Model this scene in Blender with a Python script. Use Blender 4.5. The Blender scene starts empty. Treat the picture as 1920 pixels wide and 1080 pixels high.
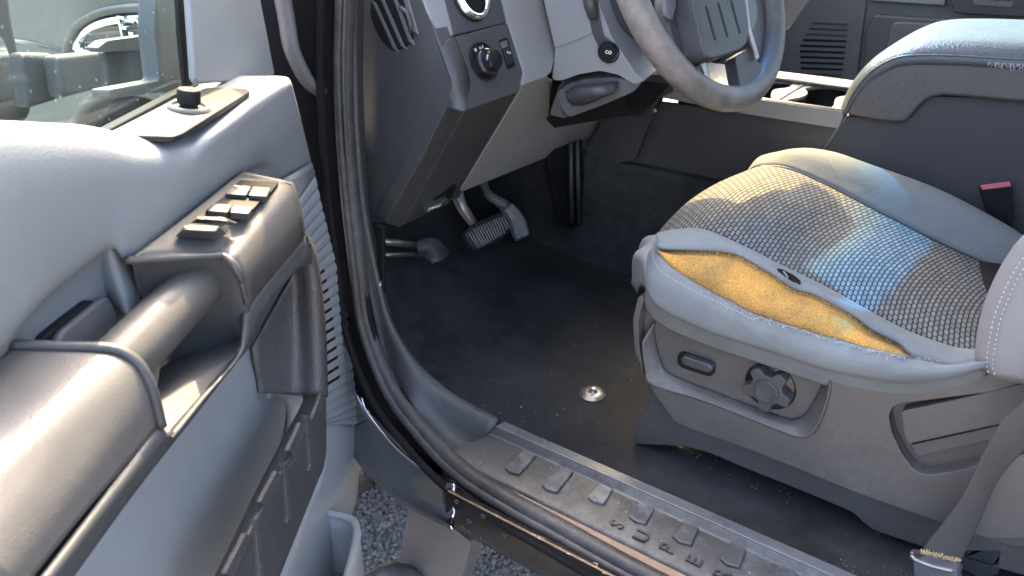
import bpy, bmesh, math, random
from mathutils import Vector, Matrix
random.seed(7)
S = bpy.context.scene
COL = S.collection
V = Vector

# ------------------------------------------------------------------ camera, sky, sun
# world: x towards the front of the truck, y towards the driver's side, z up, cab floor z = 0
CP = V((0.0, 1.65, 0.80)); FPX = 1500.0
PITCH, YAW = math.radians(26.7), math.radians(54)
FW = V((math.cos(YAW)*math.cos(PITCH), -math.sin(YAW)*math.cos(PITCH), -math.sin(PITCH)))
RT = FW.cross(V((0, 0, 1))).normalized(); UP = RT.cross(FW)
cd = bpy.data.cameras.new('camera'); cam = bpy.data.objects.new('camera', cd); COL.objects.link(cam)
cam.matrix_world = Matrix(((RT.x, UP.x, -FW.x, CP.x), (RT.y, UP.y, -FW.y, CP.y), (RT.z, UP.z, -FW.z, CP.z), (0, 0, 0, 1)))
cd.sensor_width = 36; cd.lens = 36*FPX/1920; cd.clip_start = 0.02; cd.clip_end = 400
S.camera = cam
cd.dof.use_dof = True; cd.dof.focus_distance = 1.15; cd.dof.aperture_fstop = 9

SUN_EL, SUN_AZ = math.radians(54), math.radians(-50)      # azimuth from +x, negative = passenger's side
SD = V((math.cos(SUN_EL)*math.cos(SUN_AZ), math.cos(SUN_EL)*math.sin(SUN_AZ), math.sin(SUN_EL)))
W = bpy.data.worlds.new('World'); S.world = W; W.use_nodes = True
wn = W.node_tree; wn.nodes.clear()
sky = wn.nodes.new('ShaderNodeTexSky'); sky.sky_type = 'NISHITA'; sky.sun_disc = False
sky.sun_elevation = SUN_EL; sky.sun_rotation = math.pi/2 - SUN_AZ
sky.air_density = 0.8; sky.dust_density = 7.0; sky.ozone_density = 0.0
bg = wn.nodes.new('ShaderNodeBackground'); bg.inputs[1].default_value = 0.15
wo = wn.nodes.new('ShaderNodeOutputWorld')
wn.links.new(sky.outputs[0], bg.inputs[0]); wn.links.new(bg.outputs[0], wo.inputs[0])
sl = bpy.data.lights.new('sun', 'SUN'); sl.energy = 2.0; sl.angle = math.radians(0.5); sl.color = (1.0, 0.78, 0.46)
so = bpy.data.objects.new('sun', sl); COL.objects.link(so)
so.rotation_euler = SD.to_track_quat('Z', 'Y').to_euler(); so.location = SD*20
S.view_settings.view_transform = 'Standard'; S.view_settings.look = 'None'
S.view_settings.exposure = 3.45; S.view_settings.gamma = 1; S.view_settings.use_curve_mapping = False
S.render.engine = 'CYCLES'
S.cycles.max_bounces = 10; S.cycles.transparent_max_bounces = 16; S.cycles.sample_clamp_indirect = 6

# ------------------------------------------------------------------ geometry helpers
def ray(px, py): return (FW*FPX + RT*(px-960) - UP*(py-540)).normalized()
def hit(p, o, n):
    r = ray(*p); return CP + r*((V(o)-CP).dot(V(n))/r.dot(V(n)))
def Y(p, y): return hit(p, (0, y, 0), (0, 1, 0))
def X(p, x): return hit(p, (x, 0, 0), (1, 0, 0))
def Z(p, z): return hit(p, (0, 0, z), (0, 0, 1))
# open driver's door: hinge point, direction along the door and its inboard normal
HP = V((0.866, 0.91, 0)); DD = V((-0.503, 0.864, 0)).normalized(); DN = V((-0.864, -0.503, 0)).normalized()
def D(p, off=0.0): return hit(p, HP+DN*off, DN)
def DL(t, off, z): return HP + DD*t + DN*off + V((0, 0, z))

def cat(pts, n):
    """n points along a Catmull-Rom curve through pts, spaced by chord length"""
    pts = [V(p) for p in pts]
    if len(pts) == 2: return [pts[0].lerp(pts[1], i/(n-1)) for i in range(n)]
    d = [0.0]
    for a, b in zip(pts, pts[1:]): d.append(d[-1] + max((b-a).length, 1e-6))
    out = []; P = [pts[0]*2-pts[1]] + pts + [pts[-1]*2-pts[-2]]
    for i in range(n):
        s = d[-1]*i/(n-1); k = 0
        while k < len(pts)-2 and s > d[k+1]: k += 1
        t = (s-d[k])/(d[k+1]-d[k]); a, b, c, e = P[k], P[k+1], P[k+2], P[k+3]
        out.append(0.5*((2*b) + (c-a)*t + (2*a-5*b+4*c-e)*t*t + (3*b-a-3*c+e)*t**3))
    return out
def rounded(pts, r, seg=4):
    out = []; n = len(pts)
    for i in range(n):
        p, a, b = pts[i], pts[i-1], pts[(i+1) % n]
        u, w = (a-p), (b-p); q = min(r, u.length*.45, w.length*.45)
        if q < 1e-5: out.append(p); continue
        s, e = p+u.normalized()*q, p+w.normalized()*q
        for k in range(seg+1):
            t = k/seg; out.append(s*(1-t)**2 + p*2*t*(1-t) + e*t*t)
    return out
def link(name, me, mat, parent, smooth=True):
    o = bpy.data.objects.new(name, me); COL.objects.link(o)
    if mat: me.materials.append(mat)
    if smooth:
        for f in me.polygons: f.use_smooth = True
    if parent is not None: attach(o, parent)
    return o
def origin(o):
    l = o.matrix_basis.translation.copy()
    return l if o.parent is None else l + o.matrix_parent_inverse.translation + origin(o.parent)
def attach(o, parent):
    o.parent = parent; o.matrix_parent_inverse = Matrix.Translation(-origin(parent))
def bm_obj(name, bm, mat, parent, smooth=True):
    me = bpy.data.meshes.new(name); bm.normal_update(); bm.to_mesh(me); bm.free()
    return link(name, me, mat, parent, smooth)
def bevel(o, w, seg=3, ang=35):
    m = o.modifiers.new('bevel', 'BEVEL'); m.width = w; m.segments = seg; m.limit_method = 'ANGLE'; m.angle_limit = math.radians(ang)
    m.use_clamp_overlap = True; m.harden_normals = True
    return o
def slab_bm(bm, pts, n, depth):
    n = V(n).normalized()
    f = [bm.verts.new(p) for p in pts]; b = [bm.verts.new(p - n*depth) for p in pts]
    A = bm.faces.new(f); B = bm.faces.new(b[::-1])
    k = len(pts)
    for i in range(k): bm.faces.new((f[i], b[i], b[(i+1) % k], f[(i+1) % k]))
    bm.normal_update()
    if A.normal.dot(n) < 0: bmesh.ops.reverse_faces(bm, faces=bm.faces[:])
def slab(name, pts, n, depth, mat, parent, r=0.0, bev=0.003, seg=3):
    pts = [V(p) for p in pts]
    if r: pts = rounded(pts, r)
    bm = bmesh.new(); slab_bm(bm, pts, n, depth)
    bmesh.ops.recalc_face_normals(bm, faces=bm.faces[:])
    o = bm_obj(name, bm, mat, parent, smooth=bool(bev))
    if bev: bevel(o, bev, seg)
    return o
def loft(name, curves, mat, parent, n=40, k=6, thick=0.0, sharp=False, flip=False, uv=None):
    rows = [cat(c, n) for c in curves]
    if not sharp and len(rows) > 2:
        m = (len(rows)-1)*k+1; cols = []
        for i in range(n): cols.append(cat([r[i] for r in rows], m))
        rows = [[cols[i][j] for i in range(n)] for j in range(m)]
    bm = bmesh.new(); L = bm.loops.layers.uv.new('uv')
    g = [[bm.verts.new(p) for p in r] for r in rows]
    us = [0.0]; mid = rows[len(rows)//2]
    for a, b in zip(mid, mid[1:]): us.append(us[-1]+(b-a).length)
    vs = [0.0]
    for a, b in zip(rows, rows[1:]): vs.append(vs[-1]+(b[n//2]-a[n//2]).length)
    for j in range(len(g)-1):
        for i in range(n-1):
            q = [(j, i), (j, i+1), (j+1, i+1), (j+1, i)]
            if flip: q = q[::-1]
            try: f = bm.faces.new([g[a][b] for a, b in q])
            except ValueError: continue
            for lp, (a, b) in zip(f.loops, q): lp[L].uv = (us[b], vs[a])
    o = bm_obj(name, bm, mat, parent)
    if thick:
        s = o.modifiers.new('solid', 'SOLIDIFY'); s.thickness = thick; s.offset = -1
    return o
def tube_bm(bm, path, r, seg=10, cap=True, flat=1.0, up=None):
    path = [V(p) for p in path]; rings = []; n = len(path)
    ref = None
    for i, p in enumerate(path):
        t = (path[min(i+1, n-1)]-path[max(i-1, 0)]).normalized()
        if ref is None:
            ref = V(up) if up is not None else (V((0, 0, 1)) if abs(t.z) < .9 else V((1, 0, 0)))
        a = (ref - t*ref.dot(t)).normalized(); b = t.cross(a); ref = a if up is None else V(up)
        rr = r[i] if isinstance(r, (list, tuple)) else r
        rings.append([bm.verts.new(p + a*(math.cos(2*math.pi*k/seg)*rr*flat) + b*(math.sin(2*math.pi*k/seg)*rr)) for k in range(seg)])
    for A, B in zip(rings, rings[1:]):
        for k in range(seg): bm.faces.new((A[k], A[(k+1) % seg], B[(k+1) % seg], B[k]))
    if cap: bm.faces.new(rings[0][::-1]); bm.faces.new(rings[-1])
def tube(name, path, r, mat, parent, seg=12, n=0, flat=1.0, up=None):
    bm = bmesh.new(); tube_bm(bm, cat(path, n) if n else path, r, seg, True, flat, up)
    bmesh.ops.recalc_face_normals(bm, faces=bm.faces[:])
    return bm_obj(name, bm, mat, parent)
def box(name, lo, hi, mat, parent, bev=0.004):
    bm = bmesh.new(); bmesh.ops.create_cube(bm, size=1)
    for v in bm.verts: v.co = V([lo[i]+(v.co[i]+.5)*(hi[i]-lo[i]) for i in range(3)])
    o = bm_obj(name, bm, mat, parent)
    if bev: bevel(o, bev)
    return o
def lathe_bm(bm, c, axis, prof, seg=32):
    ax = V(axis).normalized(); a = ax.orthogonal().normalized(); b = ax.cross(a); rings = []
    for r, h in prof:
        if r < 1e-6: rings.append([bm.verts.new(V(c)+ax*h)])
        else: rings.append([bm.verts.new(V(c)+ax*h+a*math.cos(2*math.pi*k/seg)*r+b*math.sin(2*math.pi*k/seg)*r) for k in range(seg)])
    for A, B in zip(rings, rings[1:]):
        for k in range(seg):
            if len(A) == 1 and len(B) == 1: continue
            if len(A) == 1: bm.faces.new((A[0], B[k], B[(k+1) % seg]))
            elif len(B) == 1: bm.faces.new((A[k], A[(k+1) % seg], B[0]))
            else: bm.faces.new((A[k], A[(k+1) % seg], B[(k+1) % seg], B[k]))
    bmesh.ops.recalc_face_normals(bm, faces=bm.faces[:])
def lathe(name, c, axis, prof, mat, parent, seg=32):
    bm = bmesh.new(); lathe_bm(bm, c, axis, prof, seg)
    o = bm_obj(name, bm, mat, parent); o.data.shade_smooth() if False else None
    m = o.modifiers.new('edges', 'EDGE_SPLIT'); m.split_angle = math.radians(50)
    return o
def sweep(name, prof, path, side, mat, parent):
    """closed 2-D profile (a along side, b along the path's other normal) carried along a path; side(i) gives the a-direction"""
    bm = bmesh.new(); rings = []; n = len(path)
    for i, p in enumerate(path):
        t = (path[min(i+1, n-1)]-path[max(i-1, 0)]).normalized(); a = V(side); b = t.cross(a).normalized()
        rings.append([bm.verts.new(p + a*u + b*w) for u, w in prof])
    k = len(prof)
    for A, B in zip(rings, rings[1:]):
        for j in range(k): bm.faces.new((A[j], A[(j+1) % k], B[(j+1) % k], B[j]))
    bm.faces.new(rings[0][::-1]); bm.faces.new(rings[-1])
    bmesh.ops.recalc_face_normals(bm, faces=bm.faces[:])
    return bm_obj(name, bm, mat, parent)
def text(name, body, loc, right, up, size, mat, parent, ext=0.0006, spacing=1.0, line=1.0):
    c = bpy.data.curves.new(name, 'FONT'); c.body = body; c.size = size; c.extrude = ext
    c.align_x = 'CENTER'; c.align_y = 'CENTER'; c.space_character = spacing; c.space_line = line
    o = bpy.data.objects.new(name, c); COL.objects.link(o); c.materials.append(mat)
    r = V(right).normalized(); n = r.cross(V(up)).normalized(); u = n.cross(r)
    M = Matrix(((r.x, u.x, n.x, loc[0]), (r.y, u.y, n.y, loc[1]), (r.z, u.z, n.z, loc[2]), (0, 0, 0, 1)))
    me = bpy.data.meshes.new_from_object(o, depsgraph=bpy.context.evaluated_depsgraph_get()); me.transform(M)
    bpy.data.objects.remove(o); bpy.data.curves.remove(c)
    return link(name, me, None, parent, smooth=False)
_ico = bmesh.new(); bmesh.ops.create_icosphere(_ico, subdivisions=1, radius=1.0)
ICO_V = [v.co.copy() for v in _ico.verts]; ICO_F = [[v.index for v in f.verts] for f in _ico.faces]; _ico.free()
def balls(name, items, mat):
    vs, fs = [], []
    for fn in items:
        b = len(vs); vs += [fn(v) for v in ICO_V]; fs += [[b+i for i in f] for f in ICO_F]
    me = bpy.data.meshes.new(name); me.from_pydata(vs, [], fs); me.update()
    return link(name, me, mat, None, smooth=False)
def thing(name, label, cat_, loc=(0, 0, 0), group=None):
    o = bpy.data.objects.new(name, None); COL.objects.link(o); o.location = loc; o.empty_display_size = .1
    o['label'] = label; o['category'] = cat_
    if group: o['group'] = group
    return o
def tag(o, label=None, cat_=None, group=None, kind=None):
    for k, v in (('label', label), ('category', cat_), ('group', group), ('kind', kind)):
        if v: o[k] = v
    return o

# ------------------------------------------------------------------ materials
def mat(name, col, rough=.5, metal=0.0, grain=0.0, gscale=900, var=0.0, vscale=6, spec=.5, dust=0.0, dustcol=(.35, .34, .32), dscale=60, coat=0.0, wrinkle=0.0, wscale=20):
    m = bpy.data.materials.new(name); m.use_nodes = True; nt = m.node_tree; N = nt.nodes; L = nt.links
    b = N['Principled BSDF']; b.inputs['Roughness'].default_value = rough; b.inputs['Metallic'].default_value = metal
    b.inputs['Specular IOR Level'].default_value = spec; b.inputs['Coat Weight'].default_value = coat; b.inputs['Coat Roughness'].default_value = .03
    tc = N.new('ShaderNodeTexCoord'); src = None
    rgb = N.new('ShaderNodeRGB'); rgb.outputs[0].default_value = (*col, 1); cur = rgb.outputs[0]
    if var:
        n = N.new('ShaderNodeTexNoise'); n.inputs['Scale'].default_value = vscale; n.inputs['Detail'].default_value = 6; n.inputs['Roughness'].default_value = .6
        L.new(tc.outputs['Object'], n.inputs['Vector'])
        r = N.new('ShaderNodeMapRange'); r.inputs[1].default_value = .3; r.inputs[2].default_value = .7; r.inputs[3].default_value = 1-var; r.inputs[4].default_value = 1+var
        L.new(n.outputs['Fac'], r.inputs[0])
        mx = N.new('ShaderNodeVectorMath'); mx.operation = 'SCALE'; L.new(cur, mx.inputs[0]); L.new(r.outputs[0], mx.inputs['Scale']); cur = mx.outputs[0]
        r2 = N.new('ShaderNodeMapRange'); r2.inputs[1].default_value = .3; r2.inputs[2].default_value = .7
        r2.inputs[3].default_value = max(.02, rough-.08); r2.inputs[4].default_value = min(1, rough+.1)
        L.new(n.outputs['Fac'], r2.inputs[0]); L.new(r2.outputs[0], b.inputs['Roughness'])
    if dust:
        n = N.new('ShaderNodeTexNoise'); n.inputs['Scale'].default_value = dscale; n.inputs['Detail'].default_value = 8; n.inputs['Roughness'].default_value = .75
        n2 = N.new('ShaderNodeTexNoise'); n2.inputs['Scale'].default_value = dscale*.08; n2.inputs['Detail'].default_value = 4
        L.new(tc.outputs['Object'], n.inputs['Vector']); L.new(tc.outputs['Object'], n2.inputs['Vector'])
        mu = N.new('ShaderNodeMath'); mu.operation = 'MULTIPLY'; L.new(n.outputs['Fac'], mu.inputs[0]); L.new(n2.outputs['Fac'], mu.inputs[1])
        r = N.new('ShaderNodeMapRange'); r.inputs[1].default_value = .22; r.inputs[2].default_value = .42; r.inputs[3].default_value = 0; r.inputs[4].default_value = dust
        L.new(mu.outputs[0], r.inputs[0])
        mm = N.new('ShaderNodeMix'); mm.data_type = 'RGBA'; L.new(r.outputs[0], mm.inputs[0]); L.new(cur, mm.inputs[6]); mm.inputs[7].default_value = (*dustcol, 1); cur = mm.outputs[2]
    L.new(cur, b.inputs['Base Color'])
    if grain:
        n = N.new('ShaderNodeTexVoronoi'); n.inputs['Scale'].default_value = gscale; L.new(tc.outputs['Object'], n.inputs['Vector'])
        bu = N.new('ShaderNodeBump'); bu.inputs['Strength'].default_value = grain; bu.inputs['Distance'].default_value = .001
        L.new(n.outputs['Distance'], bu.inputs['Height']); L.new(bu.outputs[0], b.inputs['Normal'])
        if wrinkle:
            n = N.new('ShaderNodeTexNoise'); n.inputs['Scale'].default_value = wscale; n.inputs['Detail'].default_value = 3; n.inputs['Distortion'].default_value = .8; L.new(tc.outputs['Object'], n.inputs['Vector'])
            b2 = N.new('ShaderNodeBump'); b2.inputs['Strength'].default_value = wrinkle; b2.inputs['Distance'].default_value = .02
            L.new(n.outputs['Fac'], b2.inputs['Height']); L.new(b2.outputs[0], bu.inputs['Normal'])
    return m
M = {}
M['grey'] = mat('light_grey_plastic', (.225, .243, .255), .42, grain=.2, gscale=600, var=.07, vscale=5, dust=.14, dscale=35)
M['greydash'] = mat('grey_dash_plastic', (.2, .202, .203), .45, grain=.1, gscale=800, var=.05)
M['dark'] = mat('dark_plastic', (.042, .043, .046), .42, grain=.12, gscale=800, var=.12, dust=.05)
M['dash'] = mat('charcoal_dash_plastic', (.044, .046, .048), .5, grain=.15, gscale=800, var=.1, dust=.04)
M['trim'] = mat('grained_charcoal_trim', (.05, .05, .053), .45, grain=.5, gscale=450, var=.12, dust=.06)
M['pax'] = mat('grey_passenger_trim', (.13, .132, .135), .5, var=.08)
M['mid'] = mat('mid_grey_plastic', (.10, .10, .105), .45, grain=.15, var=.1)
M['base'] = mat('seat_base_plastic', (.082, .076, .073), .4, grain=.25, gscale=900, var=.1, dust=.12, dscale=90)
M['arm'] = mat('armrest_plastic', (.088, .084, .078), .42, grain=.2, gscale=800, var=.1, dust=.05)
M['rubber'] = mat('black_rubber', (.026, .026, .028), .5, grain=.3, gscale=500, var=.25, vscale=14, dust=.12)
M['sill'] = mat('scuffed_sill_plastic', (.038, .039, .042), .45, grain=.25, gscale=700, var=.3, vscale=10, dust=.22, dscale=50)
M['lip'] = mat('sky_lightened_sill_lip', (.085, .087, .092), .3, var=.15, dust=.15)  # same plastic as the sill, base colour lightened to stand for reflected sky
M['gloss'] = mat('polished_black_paint', (.006, .006, .008), .06)
M['gloss'].node_tree.nodes['Principled BSDF'].inputs['IOR'].default_value = 4.5
M['ribs'] = mat('worn_pedal_rib', (.33, .32, .30), .5, var=.3, vscale=60)
M['plate'] = mat('satin_switch_plate', (.02, .022, .024), .6, spec=.3)
M['pad'] = mat('scuffed_tread_plastic', (.05, .051, .055), .4, grain=.2, gscale=700, var=.3, vscale=20, dust=.55, dustcol=(.3, .3, .3), dscale=70)
M['paint'] = mat('black_gloss_paint', (.004, .004, .005), .08, spec=.6, coat=1.0, dust=.04, dscale=120)
M['jamb'] = mat('dull_black_jamb', (.010, .010, .011), .7, spec=.05, var=.2, dust=.01)
M['carpet'] = mat('dusty_black_vinyl_floor', (.027, .0275, .028), .85, spec=.2, grain=.3, gscale=300, var=.5, vscale=5, dust=.3, dustcol=(.11, .11, .105), dscale=26)
M['black'] = mat('matt_black', (.008, .008, .009), .6, spec=.25)
M['blackgloss'] = mat('black_gloss_plastic', (.012, .012, .014), .18, var=.1)
M['chrome'] = mat('chrome', (.75, .77, .8), .12, metal=1)
M['metal'] = mat('worn_metal', (.33, .31, .29), .4, metal=.8, var=.35, vscale=40)
M['bronze'] = mat('dusty_bare_edge', (.2, .135, .09), .55, var=.3, vscale=30)
M['white'] = mat('white_print', (.75, .75, .75), .5)
M['yellow'] = mat('amber_print', (.8, .5, .1), .5)
M['red'] = mat('red_button', (.62, .16, .2), .4)
M['bolster'] = mat('grey_seat_cloth', (.148, .162, .167), .85, grain=.5, gscale=1100, var=.16, vscale=9, spec=.25, dust=.14, dscale=30, wrinkle=.22, wscale=14)
M['back'] = mat('grey_backrest_cloth', (.2, .193, .193), .85, grain=.4, gscale=1100, var=.06, spec=.25, wrinkle=.15, wscale=9)
M['leather'] = mat('grained_grey_vinyl', (.095, .105, .11), .38, grain=.7, gscale=330, var=.08)
M['side'] = mat('charcoal_side_cloth', (.05, .05, .054), .6, grain=.4, gscale=900, var=.08)
M['strap'] = mat('grey_webbing', (.06, .056, .054), .7, grain=.6, gscale=1300, var=.08)
M['silver'] = mat('silver_console_plastic', (.22, .215, .20), .42, var=.05)
M['thread'] = mat('frayed_white_thread', (.36, .36, .37), .9)
M['wheel'] = mat('worn_wheel_vinyl', (.10, .094, .088), .45, grain=.25, gscale=500, var=.3, vscale=14, dust=.8, dustcol=(.27, .235, .205), dscale=22)
M['hub'] = mat('hub_vinyl', (.04, .041, .044), .5, grain=.35, gscale=420, var=.1)
M['straw'] = mat('dry_straw', (.5, .38, .2), .8)
M['hood'] = mat('grey_truck_paint', (.12, .14, .15), .2, coat=.6)
M['rubble'] = mat('grey_gravel_stone', (.12, .12, .122), .7, var=.5, vscale=60)
M['fender'] = mat('sky_tinted_black_paint', (.055, .075, .08), .42, dust=.08)  # paint itself is black; teal base colour stands in for reflected sky
M['tyre'] = mat('tyre_rubber', (.02, .02, .02), .8)

def foam():
    m = mat('torn_seat_foam', (.5, .27, .06), .95, spec=.1); nt = m.node_tree; N = nt.nodes; L = nt.links; b = N['Principled BSDF']
    tc = N.new('ShaderNodeTexCoord')
    n = N.new('ShaderNodeTexNoise'); n.inputs['Scale'].default_value = 22; n.inputs['Detail'].default_value = 7; L.new(tc.outputs['Object'], n.inputs['Vector'])
    v = N.new('ShaderNodeTexVoronoi'); v.inputs['Scale'].default_value = 420; L.new(tc.outputs['Object'], v.inputs['Vector'])
    r = N.new('ShaderNodeValToRGB'); e = r.color_ramp.elements
    e[0].position = .36; e[0].color = (.40, .25, .09, 1); e[1].position = .58; e[1].color = (.68, .37, .10, 1)
    L.new(n.outputs['Fac'], r.inputs[0])
    mr = N.new('ShaderNodeMapRange'); mr.inputs[2].default_value = .6; mr.inputs[3].default_value = 1.06; mr.inputs[4].default_value = .7; L.new(v.outputs['Distance'], mr.inputs[0])
    sc = N.new('ShaderNodeVectorMath'); sc.operation = 'SCALE'; L.new(r.outputs[0], sc.inputs[0]); L.new(mr.outputs[0], sc.inputs['Scale'])
    L.new(sc.outputs[0], b.inputs['Base Color'])
    bu = N.new('ShaderNodeBump'); bu.inputs['Strength'].default_value = .9; bu.inputs['Distance'].default_value = .002; L.new(v.outputs['Distance'], bu.inputs['Height']); L.new(bu.outputs[0], b.inputs['Normal'])
    return m
M['foam'] = foam()
def weave():
    m = mat('oval_cell_seat_cloth', (.2, .2, .2), .8, spec=.25); nt = m.node_tree; N = nt.nodes; L = nt.links; b = N['Principled BSDF']
    uv = N.new('ShaderNodeUVMap'); uv.uv_map = 'uv'
    sep = N.new('ShaderNodeSeparateXYZ'); L.new(uv.outputs[0], sep.inputs[0]); com = N.new('ShaderNodeCombineXYZ'); L.new(sep.outputs[1], com.inputs[0]); L.new(sep.outputs[0], com.inputs[1])
    def ma(op, a, b=None, c=None):
        n = N.new('ShaderNodeMath'); n.operation = op
        for i, v in enumerate((a, b, c)):
            if v is None: continue
            if isinstance(v, (int, float)): n.inputs[i].default_value = v
            else: L.new(v, n.inputs[i])
        return n.outputs[0]
    H, WD = .0063, .0175
    nz = N.new('ShaderNodeTexNoise'); nz.inputs['Scale'].default_value = 40; L.new(uv.outputs[0], nz.inputs['Vector'])
    wob = ma('MULTIPLY', ma('SUBTRACT', nz.outputs['Fac'], .5), .25)
    ur = ma('ADD', ma('DIVIDE', sep.outputs[0], H), wob); row = ma('FLOOR', ur); fy = ma('SUBTRACT', ma('FRACT', ur), .5)
    vr = ma('ADD', ma('DIVIDE', sep.outputs[1], WD), ma('MULTIPLY', ma('MODULO', row, 2), .5)); fx = ma('SUBTRACT', ma('FRACT', vr), .5)
    e = ma('ADD', ma('POWER', ma('ABSOLUTE', ma('DIVIDE', fx, .46)), 4.0), ma('POWER', ma('ABSOLUTE', ma('DIVIDE', fy, .385)), 2.6))
    mr = N.new('ShaderNodeMapRange'); mr.interpolation_type = 'SMOOTHSTEP'; mr.inputs[1].default_value = .55; mr.inputs[2].default_value = 1.15; mr.inputs[3].default_value = 1; mr.inputs[4].default_value = 0; L.new(e, mr.inputs[0])
    wn_ = N.new('ShaderNodeTexWhiteNoise'); cx = N.new('ShaderNodeCombineXYZ'); L.new(row, cx.inputs[0]); L.new(ma('FLOOR', vr), cx.inputs[1]); L.new(cx.outputs[0], wn_.inputs['Vector'])
    mv = N.new('ShaderNodeMapRange'); mv.inputs[3].default_value = .8; mv.inputs[4].default_value = 1.15; L.new(wn_.outputs['Value'], mv.inputs[0])
    mx = N.new('ShaderNodeMix'); mx.data_type = 'RGBA'; L.new(mr.outputs[0], mx.inputs[0]); mx.inputs[6].default_value = (.014, .014, .016, 1); mx.inputs[7].default_value = (.135, .14, .145, 1)
    sc = N.new('ShaderNodeVectorMath'); sc.operation = 'SCALE'; L.new(mx.outputs[2], sc.inputs[0]); L.new(mv.outputs[0], sc.inputs['Scale']); L.new(sc.outputs[0], b.inputs['Base Color'])
    bu = N.new('ShaderNodeBump'); bu.inputs['Strength'].default_value = .3; bu.inputs['Distance'].default_value = .001; L.new(mr.outputs[0], bu.inputs['Height']); L.new(bu.outputs[0], b.inputs['Normal'])
    return m
M['weave'] = weave()
def glass(name, tint, band=False, specks=False, ior=1.35):
    m = bpy.data.materials.new(name); m.use_nodes = True; nt = m.node_tree; N = nt.nodes; L = nt.links; N.clear()
    o = N.new('ShaderNodeOutputMaterial'); tr = N.new('ShaderNodeBsdfTransparent'); tr.inputs[0].default_value = (*tint, 1)
    gl = N.new('ShaderNodeBsdfGlossy'); gl.inputs['Roughness'].default_value = .02
    fr = N.new('ShaderNodeFresnel'); fr.inputs[0].default_value = ior
    geo = N.new('ShaderNodeNewGeometry'); inv = N.new('ShaderNodeMath'); inv.operation = 'MULTIPLY_ADD'; inv.inputs[1].default_value = -1; inv.inputs[2].default_value = 1; L.new(geo.outputs['Backfacing'], inv.inputs[0])
    fm = N.new('ShaderNodeMath'); fm.operation = 'MULTIPLY'; L.new(fr.outputs[0], fm.inputs[0]); L.new(inv.outputs[0], fm.inputs[1])
    mx = N.new('ShaderNodeMixShader'); L.new(fm.outputs[0], mx.inputs[0]); L.new(tr.outputs[0], mx.inputs[1]); L.new(gl.outputs[0], mx.inputs[2])
    out = mx.outputs[0]
    tc = N.new('ShaderNodeTexCoord')
    if band:
        sp = N.new('ShaderNodeSeparateXYZ'); L.new(tc.outputs['Object'], sp.inputs[0])
        r = N.new('ShaderNodeValToRGB'); mr = N.new('ShaderNodeMapRange'); mr.inputs[1].default_value = band[0]; mr.inputs[2].default_value = band[1]
        L.new(sp.outputs[2], mr.inputs[0]); L.new(mr.outputs[0], r.inputs[0])
        r.color_ramp.elements[0].color = (*tint, 1); r.color_ramp.elements[1].color = (.07, .52, 1.0, 1); L.new(r.outputs[0], tr.inputs[0])
    if specks:
        df = N.new('ShaderNodeBsdfDiffuse'); df.inputs[0].default_value = (.6, .6, .6, 1)
        v = N.new('ShaderNodeTexVoronoi'); v.inputs['Scale'].default_value = 75; L.new(tc.outputs['Object'], v.inputs['Vector'])
        n = N.new('ShaderNodeTexNoise'); n.inputs['Scale'].default_value = 9; L.new(tc.outputs['Object'], n.inputs['Vector'])
        lt = N.new('ShaderNodeMath'); lt.operation = 'LESS_THAN'; lt.inputs[1].default_value = .09; L.new(v.outputs['Distance'], lt.inputs[0])
        mr = N.new('ShaderNodeMapRange'); mr.inputs[1].default_value = .35; mr.inputs[2].default_value = .7; mr.inputs[3].default_value = .0; mr.inputs[4].default_value = .07; L.new(n.outputs['Fac'], mr.inputs[0])
        mu = N.new('ShaderNodeMath'); mu.operation = 'MULTIPLY_ADD'; mu.inputs[1].default_value = .45; L.new(lt.outputs[0], mu.inputs[0]); L.new(mr.outputs[0], mu.inputs[2])
        m2 = N.new('ShaderNodeMixShader'); L.new(mu.outputs[0], m2.inputs[0]); L.new(out, m2.inputs[1]); L.new(df.outputs[0], m2.inputs[2]); out = m2.outputs[0]
    L.new(out, o.inputs[0]); return m
M['glass'] = glass('door_glass', (.80, .90, .88), specks=True)
M['tinted'] = glass('tinted_side_glass', (.5, .6, .62))
M['windshield'] = glass('windscreen_glass', (.96, .91, .76), band=(1.30, 1.345))  # warm tint added to yellow the sunlight passing through

# ------------------------------------------------------------------ ground
def ground():
    m = mat('gravelly_asphalt', (.2, .19, .17), .85); nt = m.node_tree; N = nt.nodes; L = nt.links; b = N['Principled BSDF']
    tc = N.new('ShaderNodeTexCoord'); v = N.new('ShaderNodeTexVoronoi'); v.inputs['Scale'].default_value = 75; L.new(tc.outputs['Object'], v.inputs['Vector'])
    r = N.new('ShaderNodeValToRGB'); r.color_ramp.elements[0].color = (.09, .085, .078, 1); r.color_ramp.elements[1].color = (.30, .28, .25, 1)
    sx = N.new('ShaderNodeSeparateColor'); L.new(v.outputs['Color'], sx.inputs[0]); L.new(sx.outputs[0], r.inputs[0]); L.new(r.outputs[0], b.inputs['Base Color'])
    bu = N.new('ShaderNodeBump'); bu.invert = True; bu.inputs['Strength'].default_value = 1; bu.inputs['Distance'].default_value = .01; L.new(v.outputs['Distance'], bu.inputs['Height']); L.new(bu.outputs[0], b.inputs['Normal'])
    bm = bmesh.new(); bmesh.ops.create_grid(bm, x_segments=8, y_segments=8, size=120)
    o = bm_obj('ground', bm, m, None); o.location = (0, 0, GZ); return tag(o, kind='structure')
GZ = -0.75
ground()
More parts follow.
